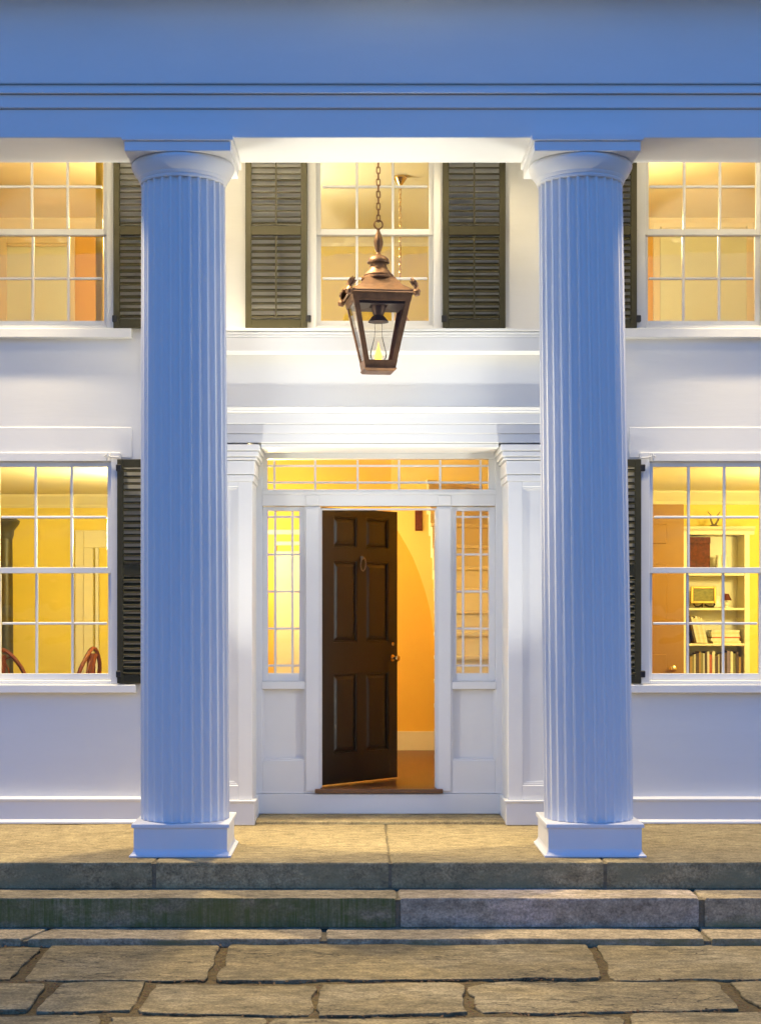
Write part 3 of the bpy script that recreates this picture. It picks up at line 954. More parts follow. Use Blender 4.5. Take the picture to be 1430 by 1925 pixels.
local_lathe([(0.016, 0.0), (0.016, 0.005), (0.008, 0.010), (0.004, 0.013)], DW - 0.06, kz + 0.115).build('keyhole_cover', M['brass'], door, smooth=True)
MB().lathe([(0.026, 0.0), (0.012, 0.006), (0.010, 0.03), (0.026, 0.045), (0.026, 0.058), (0.008, 0.07)], 0, 0, 16).xf(HM @ Matrix.Translation((DW - 0.06, DT, kz)) @ Matrix.Rotation(R(-90), 4, 'X')).build('knob', M['brass'], door, smooth=True)
nz_ = PZ(1050, 13.0) - DZ0
kn = MB()
kn.lathe([(0.018, 0), (0.018, 0.006), (0.008, 0.014), (0.012, 0.02), (0.004, 0.026)], 0, 0, 12).xf(Matrix.Rotation(R(90), 4, 'X'))
ring = [(0.030 * math.sin(t * 2 * math.pi / 20) * (1.0 if t != 10 else 0.9), -0.02 - 0.004 * math.cos(t * 2 * math.pi / 20), -0.052 + 0.052 * math.cos(t * 2 * math.pi / 20)) for t in range(20)]
kn.tube(ring, 0.0055, 6, closed=True)
kn.xf(HM @ Matrix.Translation((0.45, 0, nz_)))
kn.build('knocker', M['pewter'], door, smooth=True)

# ------------------------------------------------------------------ interior
FZ = 0.215
def room(x0, x1, y0, y1, z0, z1, wallm, ceilm=None, crown=True):
    nm = tag(MB().add([(x0, y0, z0), (x1, y0, z0), (x1, y1, z0), (x0, y1, z0)], [(0, 1, 2, 3)]).build('interior_floor', M['floorwood']), kind='structure')
    tag(MB().add([(x0, y0, z1), (x1, y0, z1), (x1, y1, z1), (x0, y1, z1)], [(3, 2, 1, 0)]).build('interior_ceiling', ceilm or M['ceil']), kind='structure')
    wl = MB()
    wl.add([(x0, y1, z0), (x1, y1, z0), (x1, y1, z1), (x0, y1, z1)], [(0, 1, 2, 3)])
    wl.add([(x0, y0, z0), (x0, y1, z0), (x0, y1, z1), (x0, y0, z1)], [(0, 1, 2, 3)])
    wl.add([(x1, y0, z0), (x1, y1, z0), (x1, y1, z1), (x1, y0, z1)], [(3, 2, 1, 0)])
    wl = tag(wl.build('interior_wall', wallm), kind='structure')
    if crown:
        cr = MB().ext([(y1 - 0.001, z1 - 0.13), (y1 - 0.02, z1 - 0.13), (y1 - 0.03, z1 - 0.10), (y1 - 0.07, z1 - 0.05), (y1 - 0.09, z1 - 0.02), (y1 - 0.09, z1 - 0.001), (y1 - 0.001, z1 - 0.001)], x0, x1)
        cr.build('crown_moulding', M['cream'], wl)
    sk = MB().box(x0, x1, y1 - 0.02, y1 - 0.001, z0 + 0.001, z0 + 0.19)
    sk.build('skirting', M['cream'], wl)
    return wl
HX0, HX1 = -1.25, 1.72
room(-4.9, HX0 - 0.1, YW + 0.21, 16.1, FZ, 2.76, M['ywall2'])
room(HX1 + 0.1, 5.4, YW + 0.21, 15.6, FZ, 2.76, M['ywall2'])
room(-4.9, HX0 - 0.1, YW + 0.21, 16.0, 3.12, 5.47, M['ywall'])
room(HX1 + 0.1, 5.4, YW + 0.21, 16.0, 3.12, 5.47, M['ywall'])
room(HX0, HX1, YW + 0.21, 16.6, 3.5, 5.47, M['ywall2'])
hall_wall = room(HX0, HX1, YD + 0.125, 16.2, FZ, 3.42, M['ywall'], crown=False)


def lamp(name, loc, watts, col=(1.0, 0.80, 0.44), r=0.14):
    l = bpy.data.lights.new(name, 'POINT')
    l.energy = watts
    l.color = col
    l.shadow_soft_size = r
    o = bpy.data.objects.new(name, l)
    C.objects.link(o)
    o.location = loc
    return o
lamp('dining_room_lamp', (-1.75, 13.4, 2.25), 12, (1.0, 0.84, 0.42))
lamp('library_lamp', (3.95, 13.2, 2.3), 13, (1.0, 0.80, 0.30))
lamp('bedroom_lamp', (-1.75, 13.6, 4.75), 9, (1.0, 0.78, 0.36))
lamp('bedroom_lamp', (2.15, 13.6, 4.75), 9, (1.0, 0.80, 0.38))
lamp('landing_lamp', (-0.8, 14.2, 4.6), 8, (1.0, 0.86, 0.58))
lamp('hall_lamp', (-0.85, 13.1, 2.6), 8.5, (1.0, 0.76, 0.34))
lamp('hall_lamp', (-1.02, 15.3, 2.2), 6, (1.0, 0.80, 0.42))

# ---- upstairs: cased windows with blinds drawn, one in each bedroom
def blind(px0, px1, py0, py1, Y, label):
    x0, x1, z0, z1 = PX(px0, Y), PX(px1, Y), PZ(py1, Y), PZ(py0, Y)
    t = thing('blind', ((x0 + x1) / 2, Y, z0), label, 'blind')
    MB().box(x0, x1, Y - 0.012, Y, z0, z1 - 0.02).build('cloth', M['blind'], t)
    c = MB()
    c.box(x0 - 0.07, x0 - 0.002, Y - 0.03, Y, z0, z1 + 0.07).box(x1 + 0.002, x1 + 0.07, Y - 0.03, Y, z0, z1 + 0.07).box(x0 - 0.002, x1 + 0.002, Y - 0.03, Y, z1, z1 + 0.07)
    c.build('casing', M['cream'], t, bevel=0.004)
    MB().lathe([(0.018, 0), (0.018, x1 - x0 - 0.02)], 0, 0, 12).xf(Matrix.Translation((x0 + 0.01, Y - 0.03, z1 - 0.02)) @ Matrix.Rotation(R(90), 4, 'Y')).build('roller', M['cream'], t, smooth=True)
blind(14, 128, 458, 745, 15.96, 'pale green blind drawn in a white window casing, upper room with the yellow curtain edge')
blind(1240, 1402, 428, 745, 15.96, 'wide pale blind drawn in a white window casing, upper room beside the right column')
# curtain edge at the left upper window
cur = MB()
n = 24
for k in range(n + 1):
    x = PX(183, 12.7) + 0.06 * k / n
    yv = 12.62 + 0.012 * math.sin(k * 1.6)
    cur.v += [Vector((x, yv, 3.4)), Vector((x, yv, 5.15)), Vector((x, yv + 0.004, 3.4)), Vector((x, yv + 0.004, 5.15))]
for k in range(n):
    a, b = 4 * k, 4 * k + 4
    cur.f += [(a, b, b + 1, a + 1), (b + 2, a + 2, a + 3, b + 3)]
tag(cur.build('curtain', M['ywall2'], smooth=True), 'narrow yellow curtain edge hanging inside the upper left bedroom window', 'curtain')

# ---- upstairs landing pendant
pd = thing('pendant_light', (PX(752, 14.4), 14.4, 5.47), 'brass ceiling cup and chain of a pendant behind the upper middle window', 'pendant light')
cx, cy = PX(752, 14.4), 14.4
MB().lathe([(0.062, 5.465), (0.062, 5.45), (0.05, 5.435), (0.02, 5.39), (0.012, 5.37), (0.01, 5.345)], cx, cy, 20).build('canopy', M['brass'], pd, smooth=True)
def link_mesh(w_, h_, r_, m_):
    pts = []
    for k in range(16):
        t = 2 * math.pi * k / 16
        pts.append((w_ * math.cos(t), 0, (h_ - w_) * (1 if math.sin(t) > 0 else -1) * min(1, abs(math.sin(t)) * 3) + w_ * math.sin(t)))
    return mesh_of(MB().tube(pts, r_, 6, closed=True), 'link', m_, smooth=True)
pl_me = link_mesh(0.009, 0.021, 0.0028, M['brass'])
for k in range(30):
    inst('link', pl_me, pd, (cx, cy, 5.325 - k * 0.035), (0, 0, R(90 * (k % 2) + 20)))
MB().lathe([(0.01, 4.29), (0.03, 4.27), (0.10, 4.16), (0.15, 4.02), (0.14, 3.98), (0.02, 3.97)], cx, cy, 20).build('shade', M['brass'], pd, smooth=True)

# ---- dining room
def chair(x, y, rz, label):
    t = thing('dining_chair', (x, y, FZ), label, 'chair', 'mahogany chairs in the dining room')
    B = Matrix.Translation((x, y, FZ)) @ Matrix.Rotation(rz, 4, 'Z')
    s_ = MB().prism([(-0.23, -0.2), (0.23, -0.2), (0.2, 0.2), (-0.2, 0.2)], 0.43, 0.49, 0.02)
    s_.xf(B).build('seat', M['plum'], t)
    for sx in (-1, 1):
        MB().tube([(sx * 0.2, -0.18, 0.44), (sx * 0.215, -0.2, 0.3), (sx * 0.195, -0.18, 0.12), (sx * 0.21, -0.2, 0.0)], 0.022, 8, taper=[1.1, 1.2, 0.8, 1.1]).xf(B).build('leg', M['mahogany'], t, smooth=True)
        MB().tube([(sx * 0.19, 0.19, 0.47), (sx * 0.19, 0.21, 0.25), (sx * 0.19, 0.26, 0.0)], 0.02, 8).xf(B).build('leg', M['mahogany'], t, smooth=True)
    hoop = []
    for k in range(21):
        u = k / 20
        a = math.pi * u
        hoop.append((-0.21 * math.cos(a) * (1 + 0.12 * math.sin(a)), 0.20 + 0.10 * math.sin(a) ** 0.7, 0.48 + 0.56 * math.sin(a) ** 0.55 + 0.025 * math.cos(4 * a) * math.sin(a)))
    MB().tube(hoop, 0.019, 8).xf(B).build('back_frame', M['mahogany'], t, smooth=True)
    sp = MB()
    sp.tube([(0, 0.2, 0.5), (0, 0.25, 0.7), (0, 0.29, 1.02)], 0.02, 8, taper=[2.2, 1.0, 2.4])
    for sx in (-1, 1):
        sp.tube([(sx * 0.03, 0.24, 0.62), (sx * 0.085, 0.26, 0.76), (sx * 0.06, 0.28, 0.90), (sx * 0.02, 0.285, 0.98), (sx * 0.08, 0.295, 1.0)], 0.010, 6)
    sp.xf(B).build('splat', M['mahogany'], t, smooth=True)
chair(PX(18, 14.0), 13.95, R(180), 'mahogany dining chair with pierced back splat, facing the window beside the dark pillar')
chair(PX(172, 14.2) - 0.27, 14.3, R(252), 'mahogany dining chair turned sideways in front of the cream doorway')
py_ = 15.6
px_ = PX(10, py_)
pil = thing('pillar', (px_, py_, FZ), 'dark green wooden pillar with flared capital in the dining room', 'pillar')
MB().lathe([(0.13, FZ), (0.13, FZ + 0.1), (0.08, FZ + 0.14), (0.075, FZ + 1.2), (0.068, 2.30)], px_, py_, 24).build('shaft', M['darkwood'], pil, smooth=True)
MB().lathe([(0.07, 2.30), (0.08, 2.33), (0.085, 2.38), (0.13, 2.44), (0.14, 2.47), (0.10, 2.50)], px_, py_, 24).build('capital', M['darkwood'], pil, smooth=True)
dY = 16.09
dd = thing('doorway', (PX(165, dY), dY, FZ), 'cream door standing ajar in a wide casing, dining room back wall', 'door')
a0, a1 = PX(142, dY), PX(215, dY)
zc_ = PZ(1030, dY)
MB().box(a0, a0 + 0.085, dY - 0.03, dY, FZ, PZ(997, dY)).build('casing', M['cream'], dd, bevel=0.004)
MB().box(a0 + 0.087, a0 + 0.18, dY - 0.045, dY - 0.003, FZ, zc_).build('door_edge', M['cream'], dd, bevel=0.004)
MB().box(a0 + 0.086, a1 + 0.3, dY - 0.029, dY, zc_ + 0.001, PZ(997, dY) - 0.001).build('head_casing', M['cream'], dd, bevel=0.004)
MB().box(a0 + 0.20, a0 + 0.235, dY - 0.04, dY - 0.002, FZ, zc_).build('stop', M['china'], dd, bevel=0.004)
MB().box(a0 + 0.24, a1 + 0.3, dY - 0.02, dY - 0.002, FZ, zc_).build('door_leaf', M['ywall2'], dd)

# ---- library
bY = 15.25
def xB(p): return PX(p, bY)
def zB(p): return PZ(p, bY)
bc = thing('bookcase', (xB(1352), bY, FZ), 'cream painted built-in bookcase with cornice, filled with books and ornaments', 'bookcase')
bx0, bx1 = xB(1293), xB(1399)
MB().box(xB(1284), bx0, bY, bY + 0.34, FZ, zB(1002)).build('side_panel', M['cream'], bc, bevel=0.003)
MB().box(bx1, xB(1409), bY, bY + 0.34, FZ, zB(1002)).build('side_panel', M['cream'], bc, bevel=0.003)
MB().ext([(bY + 0.34, zB(1005)), (bY - 0.01, zB(1005)), (bY - 0.015, zB(999)), (bY - 0.05, zB(994)), (bY - 0.06, zB(990)), (bY + 0.34, zB(990))], xB(1284) - 0.02, xB(1409) + 0.04).build('cornice', M['cream'], bc)
MB().box(bx0, bx1, bY + 0.30, bY + 0.33, FZ, zB(1006)).build('back_panel', M['cream'], bc)
shelf_z = [zB(1284), zB(1210), zB(1143), zB(1078)]
for z in shelf_z:
    MB().box(bx0 + 0.001, bx1 - 0.001, bY + 0.008, bY + 0.295, z - 0.022, z).build('shelf', M['cream'], bc, bevel=0.003)
MB().box(bx0 + 0.001, bx1 - 0.001, bY + 0.01, bY + 0.29, FZ, FZ + 0.08).build('shelf', M['cream'], bc)

def book(x0, x1, y0, z0, h, d, m_, label, tilt=0.0, flat=False):
    b_ = thing('book', ((x0 + x1) / 2, y0, z0), label, 'book', 'books in the library bookcase')
    X = Matrix.Translation((x0, y0, z0)) @ Matrix.Rotation(tilt, 4, 'Y')
    w_ = x1 - x0
    if flat:
        MB().box(0, w_, 0, d, 0, 0.003).box(0, w_, 0, d, h - 0.003, h).box(0, w_, 0, 0.004, 0.003, h - 0.003).xf(X).build('cover', m_, b_)
        MB().box(0.004, w_ - 0.004, 0.005, d - 0.006, 0.0035, h - 0.0035).xf(X).build('pages', M['china'], b_)
    else:
        MB().box(0, 0.003, 0, d, 0, h).box(w_ - 0.003, w_, 0, d, 0, h).box(0.003, w_ - 0.003, 0, 0.004, 0, h).xf(X).build('cover', m_, b_)
        MB().box(0.0035, w_ - 0.0035, 0.005, d - 0.006, 0.003, h - 0.004).xf(X).build('pages', M['china'], b_)
    return b_
rb = random.Random(3)
BC = ['cream cloth', 'ochre cloth', 'white', 'dark brown', 'olive green', 'purple', 'red']
x = bx0 + 0.012
seq = [3, 1, 4, 0, 3, 1, 4, 2, 3, 2, 6, 2, 3, 0, 3, 1, 3, 5, 2, 4, 3, 1, 3, 4]
for k, ci in enumerate(seq):
    w_ = rb.uniform(0.014, 0.028)
    if x + w_ > bx1 - 0.008: break
    book(x, x + w_, bY + 0.05 + rb.uniform(0, 0.02), shelf_z[0] + 0.0005, rb.uniform(0.24, 0.30), 0.18, M['book%d' % ci], BC[ci] + ' book standing upright in the crowded lower row of the bookcase')
    x += w_ + 0.0015
x = bx0 + 0.074
for k, ci in enumerate([3, 2, 0, 2, 0, 2]):
    w_ = 0.019
    book(x, x + w_, bY + 0.06, shelf_z[1] + 0.0035, 0.26 - 0.01 * (k % 3), 0.17, M['book%d' % ci], BC[ci] + ' book leaning on the bookcase shelf above the crowded row', tilt=R(-13))
    x += w_ + 0.002
zst = shelf_z[1] + 0.0005
for k, (ci, h_) in enumerate(((0, 0.022), (2, 0.026), (6, 0.012), (2, 0.024), (0, 0.02), (2, 0.018))):
    o = rb.uniform(-0.01, 0.01)
    book(bx0 + 0.235 + o, bx1 - 0.03 + o, bY + 0.05, zst, h_, 0.2, M['book%d' % ci], BC[ci] + ' book lying flat in the stack on the bookcase shelf', flat=True)
    zst += h_ + 0.0005
# framed landscape on an easel, plate, small lamp
ez = shelf_z[2]
ea = thing('easel', (xB(1327), bY + 0.12, ez), 'small black curled easel under the gilt framed landscape', 'easel')
for s_ in (-1, 1):
    MB().tube([(xB(1327) + s_ * 0.01, bY + 0.12, ez + 0.03), (xB(1327) + s_ * 0.05, bY + 0.10, ez + 0.012), (xB(1327) + s_ * 0.085, bY + 0.09, ez + 0.012), (xB(1327) + s_ * 0.10, bY + 0.085, ez + 0.04)], 0.009, 8).build('foot', M['iron'], ea, smooth=True)
MB().tube([(xB(1327), bY + 0.18, ez + 0.008), (xB(1327), bY + 0.13, ez + 0.12)], 0.007, 8).build('prop', M['iron'], ea)
pf = thing('picture', (xB(1326), bY + 0.10, ez + 0.035), 'gilt framed olive landscape painting standing on the bookcase shelf', 'picture')
p0, p1, q0, q1 = xB(1302), xB(1350), zB(1134), zB(1102)
MB().box(p0 + 0.02, p1 - 0.02, bY + 0.10, bY + 0.112, q0 + 0.02, q1 - 0.02).build('canvas', M['canvas'], pf)
f = MB().box(p0, p0 + 0.022, bY + 0.085, bY + 0.115, q0, q1).box(p1 - 0.022, p1, bY + 0.085, bY + 0.115, q0, q1).box(p0 + 0.022, p1 - 0.022, bY + 0.086, bY + 0.114, q0, q0 + 0.022).box(p0 + 0.022, p1 - 0.022, bY + 0.086, bY + 0.114, q1 - 0.022, q1)
f.build('frame', M['gilt'], pf, bevel=0.004)
pt = MB().lathe([(0.004, 0.012), (0.03, 0.010), (0.055, 0.0), (0.058, 0.003), (0.03, 0.016), (0.004, 0.018)], 0, 0, 24).xf(Matrix.Translation((xB(1354), bY + 0.16, ez + 0.0595)) @ Matrix.Rotation(R(80), 4, 'X'))
tag(pt.build('plate', M['china'], smooth=True), 'small round white plate propped beside the little lamp on the shelf', 'plate')
tl = thing('table_lamp', (xB(1371), bY + 0.13, ez), 'tiny lamp with dark shade and white china base on the bookcase shelf', 'lamp')
MB().lathe([(0.028, ez), (0.03, ez + 0.006), (0.014, ez + 0.016), (0.032, ez + 0.04), (0.026, ez + 0.055), (0.008, ez + 0.065), (0.008, ez + 0.075)], xB(1371), bY + 0.13, 16).build('base', M['china'], tl, smooth=True)
MB().lathe([(0.050, ez + 0.072), (0.022, ez + 0.135)], xB(1371), bY + 0.13, 16, cap=False).build('lamp_shade', M['plum'], tl, smooth=True)
# top compartment: patterned box and a pair of white vases
bxm = thing('storage_box', (xB(1315), bY + 0.1, shelf_z[3]), 'dark red patterned cloth covered box in the top compartment of the bookcase', 'box')
MB().box(bx0 + 0.006, xB(1337), bY + 0.06, bY + 0.26, shelf_z[3] + 0.0005, zB(1022)).build('body', M['plum'], bxm, bevel=0.004)
MB().box(bx0 + 0.004, xB(1337) + 0.003, bY + 0.057, bY + 0.263, zB(1022) + 0.001, zB(1009)).build('lid', M['plum'], bxm, bevel=0.004)
for vx_ in (1357, 1368):
    v = MB().lathe([(0.022, shelf_z[3]), (0.03, shelf_z[3] + 0.02), (0.026, shelf_z[3] + 0.10), (0.02, shelf_z[3] + 0.15), (0.027, shelf_z[3] + 0.175)], xB(vx_), bY + 0.14, 16)
    tag(v.build('vase', M['china'], smooth=True), 'slim white china vase, one of a pair beside the red box in the bookcase', 'vase', 'pair of white vases')
# antler mount on top of the bookcase
at = thing('antlers', (xB(1347), bY + 0.12, zB(990)), 'small pair of brown antlers on a mount on top of the bookcase', 'antlers')
MB().lathe([(0.05, zB(990)), (0.05, zB(990) + 0.01), (0.02, zB(990) + 0.025)], xB(1347), bY + 0.12, 16).build('mount', M['bone'], at, smooth=True)
for s_ in (-1, 1):
    x = xB(1347); z = zB(990) + 0.02
    MB().tube([(x + s_ * 0.01, bY + 0.12, z), (x + s_ * 0.035, bY + 0.10, z + 0.05), (x + s_ * 0.03, bY + 0.11, z + 0.09), (x + s_ * 0.06, bY + 0.12, z + 0.13)], 0.009, 6, taper=[1.2, 1, 0.8, 0.3]).build('antler', M['bone'], at, smooth=True)
    MB().tube([(x + s_ * 0.035, bY + 0.10, z + 0.05), (x + s_ * 0.055, bY + 0.08, z + 0.085)], 0.006, 6, taper=[1, 0.3]).build('tine', M['bone'], at, smooth=True)
# ochre panelled door beside the bookcase
oY = 14.6
od = thing('panelled_door', (PX(1255, oY), oY, FZ), 'ochre panelled door standing open beside the library bookcase', 'door')
o0, o1, oz = PX(1196, oY), PX(1285, oY), PZ(948, oY)
MB().box(o0, o1, oY, oY + 0.04, FZ, oz).build('leaf', M['ochredoor'], od, bevel=0.003)
for (za_, zb_) in ((PZ(1022, oY), PZ(985, oY)), (PZ(1170, oY), PZ(1060, oY)), (PZ(1400, oY), PZ(1230, oY))):
    MB().box(PX(1205, oY), PX(1252, oY), oY - 0.012, oY - 0.001, za_, zb_).build('panel', M['ochredoor'], od, bevel=0.008)
MB().lathe([(0.026, 0), (0.012, 0.006), (0.012, 0.03), (0.03, 0.045), (0.028, 0.06), (0.01, 0.068)], 0, 0, 16).xf(Matrix.Translation((PX(1263, oY), oY, PZ(1257, oY))) @ Matrix.Rotation(R(90), 4, 'X')).build('knob', M['brass'], od, smooth=True)

# ---- hall: winding stair, side door
stair = thing('staircase', (1.1, 13.4, FZ), 'cream winding staircase rising from the right of the hall', 'staircase')
RZ, NB = 0.200, 13
SXL, SXR = 0.640, 1.66
y = 13.30
cxs, cys = 0.47, 14.62                             # the stair turns left round this point
def edge_line(k):
    """inner and outer plan points of the front edge of step k"""
    K = 7
    if k <= K:
        yy = 13.30 + 0.215 * k
        return (PX(819 - 0.3 * k, yy), yy), (SXR, yy)
    a = R(11) * (k - K)
    y5 = 13.30 + 0.215 * K
    SXL = PX(816.9, y5)
    c = (SXL - 0.12, y5)
    r0, r1 = SXL - c[0], SXR - c[0]
    return (c[0] + r0 * math.cos(a), c[1] + r0 * math.sin(a) * 1.0), (c[0] + r1 * math.cos(a), c[1] + r1 * math.sin(a))
for k in range(NB):
    (ax, ay), (bx_, by) = edge_line(k)
    (cx_, cy_), (dx_, dy_) = edge_line(k + 1)
    z1 = FZ + RZ * (k + 1)
    t = MB().prism([(ax - 0.012, ay - 0.025), (bx_, by - 0.025), (dx_, dy_), (cx_ - 0.012, cy_)], z1 - 0.034, z1)
    t.build('tread', M['cream'], stair, bevel=0.006)
    bot = FZ if k <= 5 else z1 - RZ - 0.12
    r_ = MB().prism([(ax, ay), (bx_, by), (dx_, dy_), (cx_, cy_)], bot + 0.001, z1 - 0.035)
    r_.build('riser', M['cream'], stair)
    if k < 9:
        MB().box(ax - 0.03, ax + 0.0, ay + 0.03, ay + 0.05, z1, z1 + 0.8).build('baluster', M['cream'], stair) if False else None
# paler panel painted as the lit wall, its curved edge the stair's shadow line
sY = 16.16
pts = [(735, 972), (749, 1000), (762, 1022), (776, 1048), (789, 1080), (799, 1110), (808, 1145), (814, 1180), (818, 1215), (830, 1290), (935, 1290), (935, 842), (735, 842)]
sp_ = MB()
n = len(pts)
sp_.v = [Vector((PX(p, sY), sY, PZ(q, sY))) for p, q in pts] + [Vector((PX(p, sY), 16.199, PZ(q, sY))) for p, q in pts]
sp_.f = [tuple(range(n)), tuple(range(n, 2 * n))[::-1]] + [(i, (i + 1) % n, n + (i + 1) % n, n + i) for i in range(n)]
sp_.build('lit_wall_panel', M['lit_wall_panel'], stair)
pY = 16.14
hp = thing('picture', (PX(787, pY), pY, PZ(998, pY)), 'small dark brown picture hanging on the hall wall above the stair', 'picture')
MB().box(PX(780, pY), PX(794, pY), pY, pY + 0.016, PZ(998, pY), PZ(958, pY)).build('frame', M['mahogany'], hp, bevel=0.003)
MB().box(PX(782, pY), PX(792, pY), pY - 0.003, pY - 0.0005, PZ(995, pY), PZ(961, pY)).build('canvas', M['plum'], hp)
# doorway on the left of the hall, seen through the sidelight
hY = 16.19
hd = thing('cased_doorway', (PX(541, hY), hY, FZ), 'tall cream door and casing seen through the left sidelight', 'door')
h0, h1 = PX(519, hY), PX(563, hY)
MB().box(h0, h1, hY - 0.02, hY - 0.001, FZ, PZ(1036, hY)).build('leaf', M['cream'], hd, bevel=0.003)
for (a, b) in ((h0 - 0.02, h0), (h1, h1 + 0.03)):
    MB().box(a, b, hY - 0.05, hY - 0.001, FZ, PZ(1026, hY)).build('casing', M['cream'], hd, bevel=0.004)
MB().box(h0 - 0.02, h1 + 0.03, hY - 0.055, hY - 0.001, PZ(1026, hY) + 0.001, PZ(1018, hY)).build('head_casing', M['cream'], hd, bevel=0.004)
MB().box(HX0, PX(563, hY), hY - 0.03, hY - 0.001, PZ(1005, hY), PZ(996, hY)).build('picture_rail', M['cream'], hall_wall)

# ------------------------------------------------------------------ hanging lantern
LX, LY = 0.137, 11.6
lan = thing('lantern', (LX, LY, 3.30), 'square tapered copper lantern with lit oil lamp hanging on a chain over the doorway', 'lantern')
LR = Matrix.Translation((LX, LY, 0)) @ Matrix.Rotation(R(7.5), 4, 'Z')
zt, zb2 = 3.845, 3.335
ht, hb = 0.212, 0.108
def half(z): return hb + (ht - hb) * (z - zb2) / (zt - zb2)
def sqring(mb, prof):
    n = len(mb.v)
    for h, z in prof:
        for sx, sy in ((-1, -1), (1, -1), (1, 1), (-1, 1)): mb.v.append(Vector((sx * h, sy * h, z)))
    for j in range(len(prof) - 1):
        for q in range(4): mb.f.append((n + j * 4 + q, n + j * 4 + (q + 1) % 4, n + j * 4 + 4 + (q + 1) % 4, n + j * 4 + 4 + q))
    return mb
# corner bars
for sx, sy in ((-1, -1), (1, -1), (1, 1), (-1, 1)):
    b_ = MB()
    wv = 0.036
    for z in (zb2, zt):
        h = half(z)
        b_.v += [Vector((sx * h, sy * h, z)), Vector((sx * (h - wv), sy * h, z)), Vector((sx * (h - wv), sy * (h - 0.008), z)), Vector((sx * (h - 0.008), sy * (h - 0.008), z)), Vector((sx * (h - 0.008), sy * (h - wv), z)), Vector((sx * h, sy * (h - wv), z))]
    b_.f += [(i, (i + 1) % 6, 6 + (i + 1) % 6, 6 + i) for i in range(6)] + [(0, 1, 2, 3, 4, 5), (6, 7, 8, 9, 10, 11)]
    b_.xf(LR).build('corner_bar', M['copper'], lan)
def rail(z0, z1, name, grow=0.002, thick=0.012):
    for q in range(4):
        Q = Matrix.Rotation(R(90 * q), 4, 'Z')
        h0_, h1_ = half(z0) + grow, half(z1) + grow
        r_ = MB()
        r_.v = [Vector(p) for p in ((-h0_, -h0_, z0), (h0_, -h0_, z0), (h1_, -h1_, z1), (-h1_, -h1_, z1), (-h0_ + thick, -h0_ + thick, z0), (h0_ - thick, -h0_ + thick, z0), (h1_ - thick, -h1_ + thick, z1), (-h1_ + thick, -h1_ + thick, z1))]
        r_.f = [(0, 1, 2, 3), (7, 6, 5, 4), (0, 4, 5, 1), (3, 2, 6, 7)]
        r_.xf(LR @ Q).build(name, M['copper'], lan)
rail(3.79, 3.845, 'top_rail')
rail(3.335, 3.385, 'bottom_rail')
base = MB()
sqring(base, [(hb + 0.004, 3.334), (hb + 0.008, 3.326), (hb - 0.004, 3.312), (hb - 0.02, 3.308)])
base.f.append((12, 13, 14, 15)); base.f.append((3, 2, 1, 0))
base.xf(LR).build('base', M['copper'], lan)
for q in range(4):
    Q = Matrix.Rotation(R(90 * q), 4, 'Z')
    z0, z1 = 3.386, 3.789
    h0_, h1_ = half(z0) - 0.006, half(z1) - 0.006
    MB().add([(-h0_ + 0.03, -h0_, z0), (h0_ - 0.03, -h0_, z0), (h1_ - 0.03, -h1_, z1), (-h1_ + 0.03, -h1_, z1)], [(0, 1, 2, 3)]).xf(LR @ Q).build('pane', M['lantern_glass'], lan)
rf = MB()
sqring(rf, [(ht + 0.012, 3.846), (ht + 0.020, 3.852), (ht + 0.018, 3.862), (0.150, 3.915), (0.112, 3.965), (0.105, 3.975)])
rf.f.append((20, 21, 22, 23))
rf.xf(LR).build('roof', M['copper'], lan)
MB().lathe([(0.118, 3.968), (0.126, 3.976), (0.124, 3.988), (0.105, 3.994), (0.108, 4.006), (0.098, 4.014), (0.070, 4.045), (0.060, 4.075), (0.058, 4.090)], LX, LY, 28).build('collar', M['copper'], lan, smooth=True)
MB().lathe([(0.058, 4.088), (0.078, 4.092), (0.080, 4.100), (0.072, 4.122), (0.052, 4.140), (0.028, 4.150), (0.018, 4.156)], LX, LY, 28).build('dome', M['copper'], lan, smooth=True)
MB().lathe([(0.014, 4.15), (0.020, 4.158), (0.014, 4.168), (0.024, 4.19), (0.033, 4.225), (0.034, 4.25), (0.026, 4.285), (0.014, 4.315), (0.010, 4.33), (0.014, 4.335), (0.008, 4.342)], LX, LY, 20).build('finial', M['copper'], lan, smooth=True)
MB().tube([(LX + 0.030 * math.cos(t * math.pi / 12), LY, 4.37 + 0.030 * math.sin(t * math.pi / 12)) for t in range(24)], 0.006, 8, closed=True).build('ring', M['copper'], lan, smooth=True)
lk = link_mesh(0.0125, 0.026, 0.0042, M['copper'])
chain = part('chain', lan, (LX, LY, 4.4))
k, z = 0, 4.414
while z < 5.43:
    inst('link', lk, chain, (LX, LY, z), (0, R(random.uniform(-4, 4)), R(90 * (k % 2) + 12)))
    z += 0.0430
    k += 1
MB().lathe([(0.012, 5.40), (0.03, 5.425), (0.07, 5.435), (0.075, 5.449)], LX, LY, 20).build('ceiling_plate', M['copper'], lan, smooth=True)
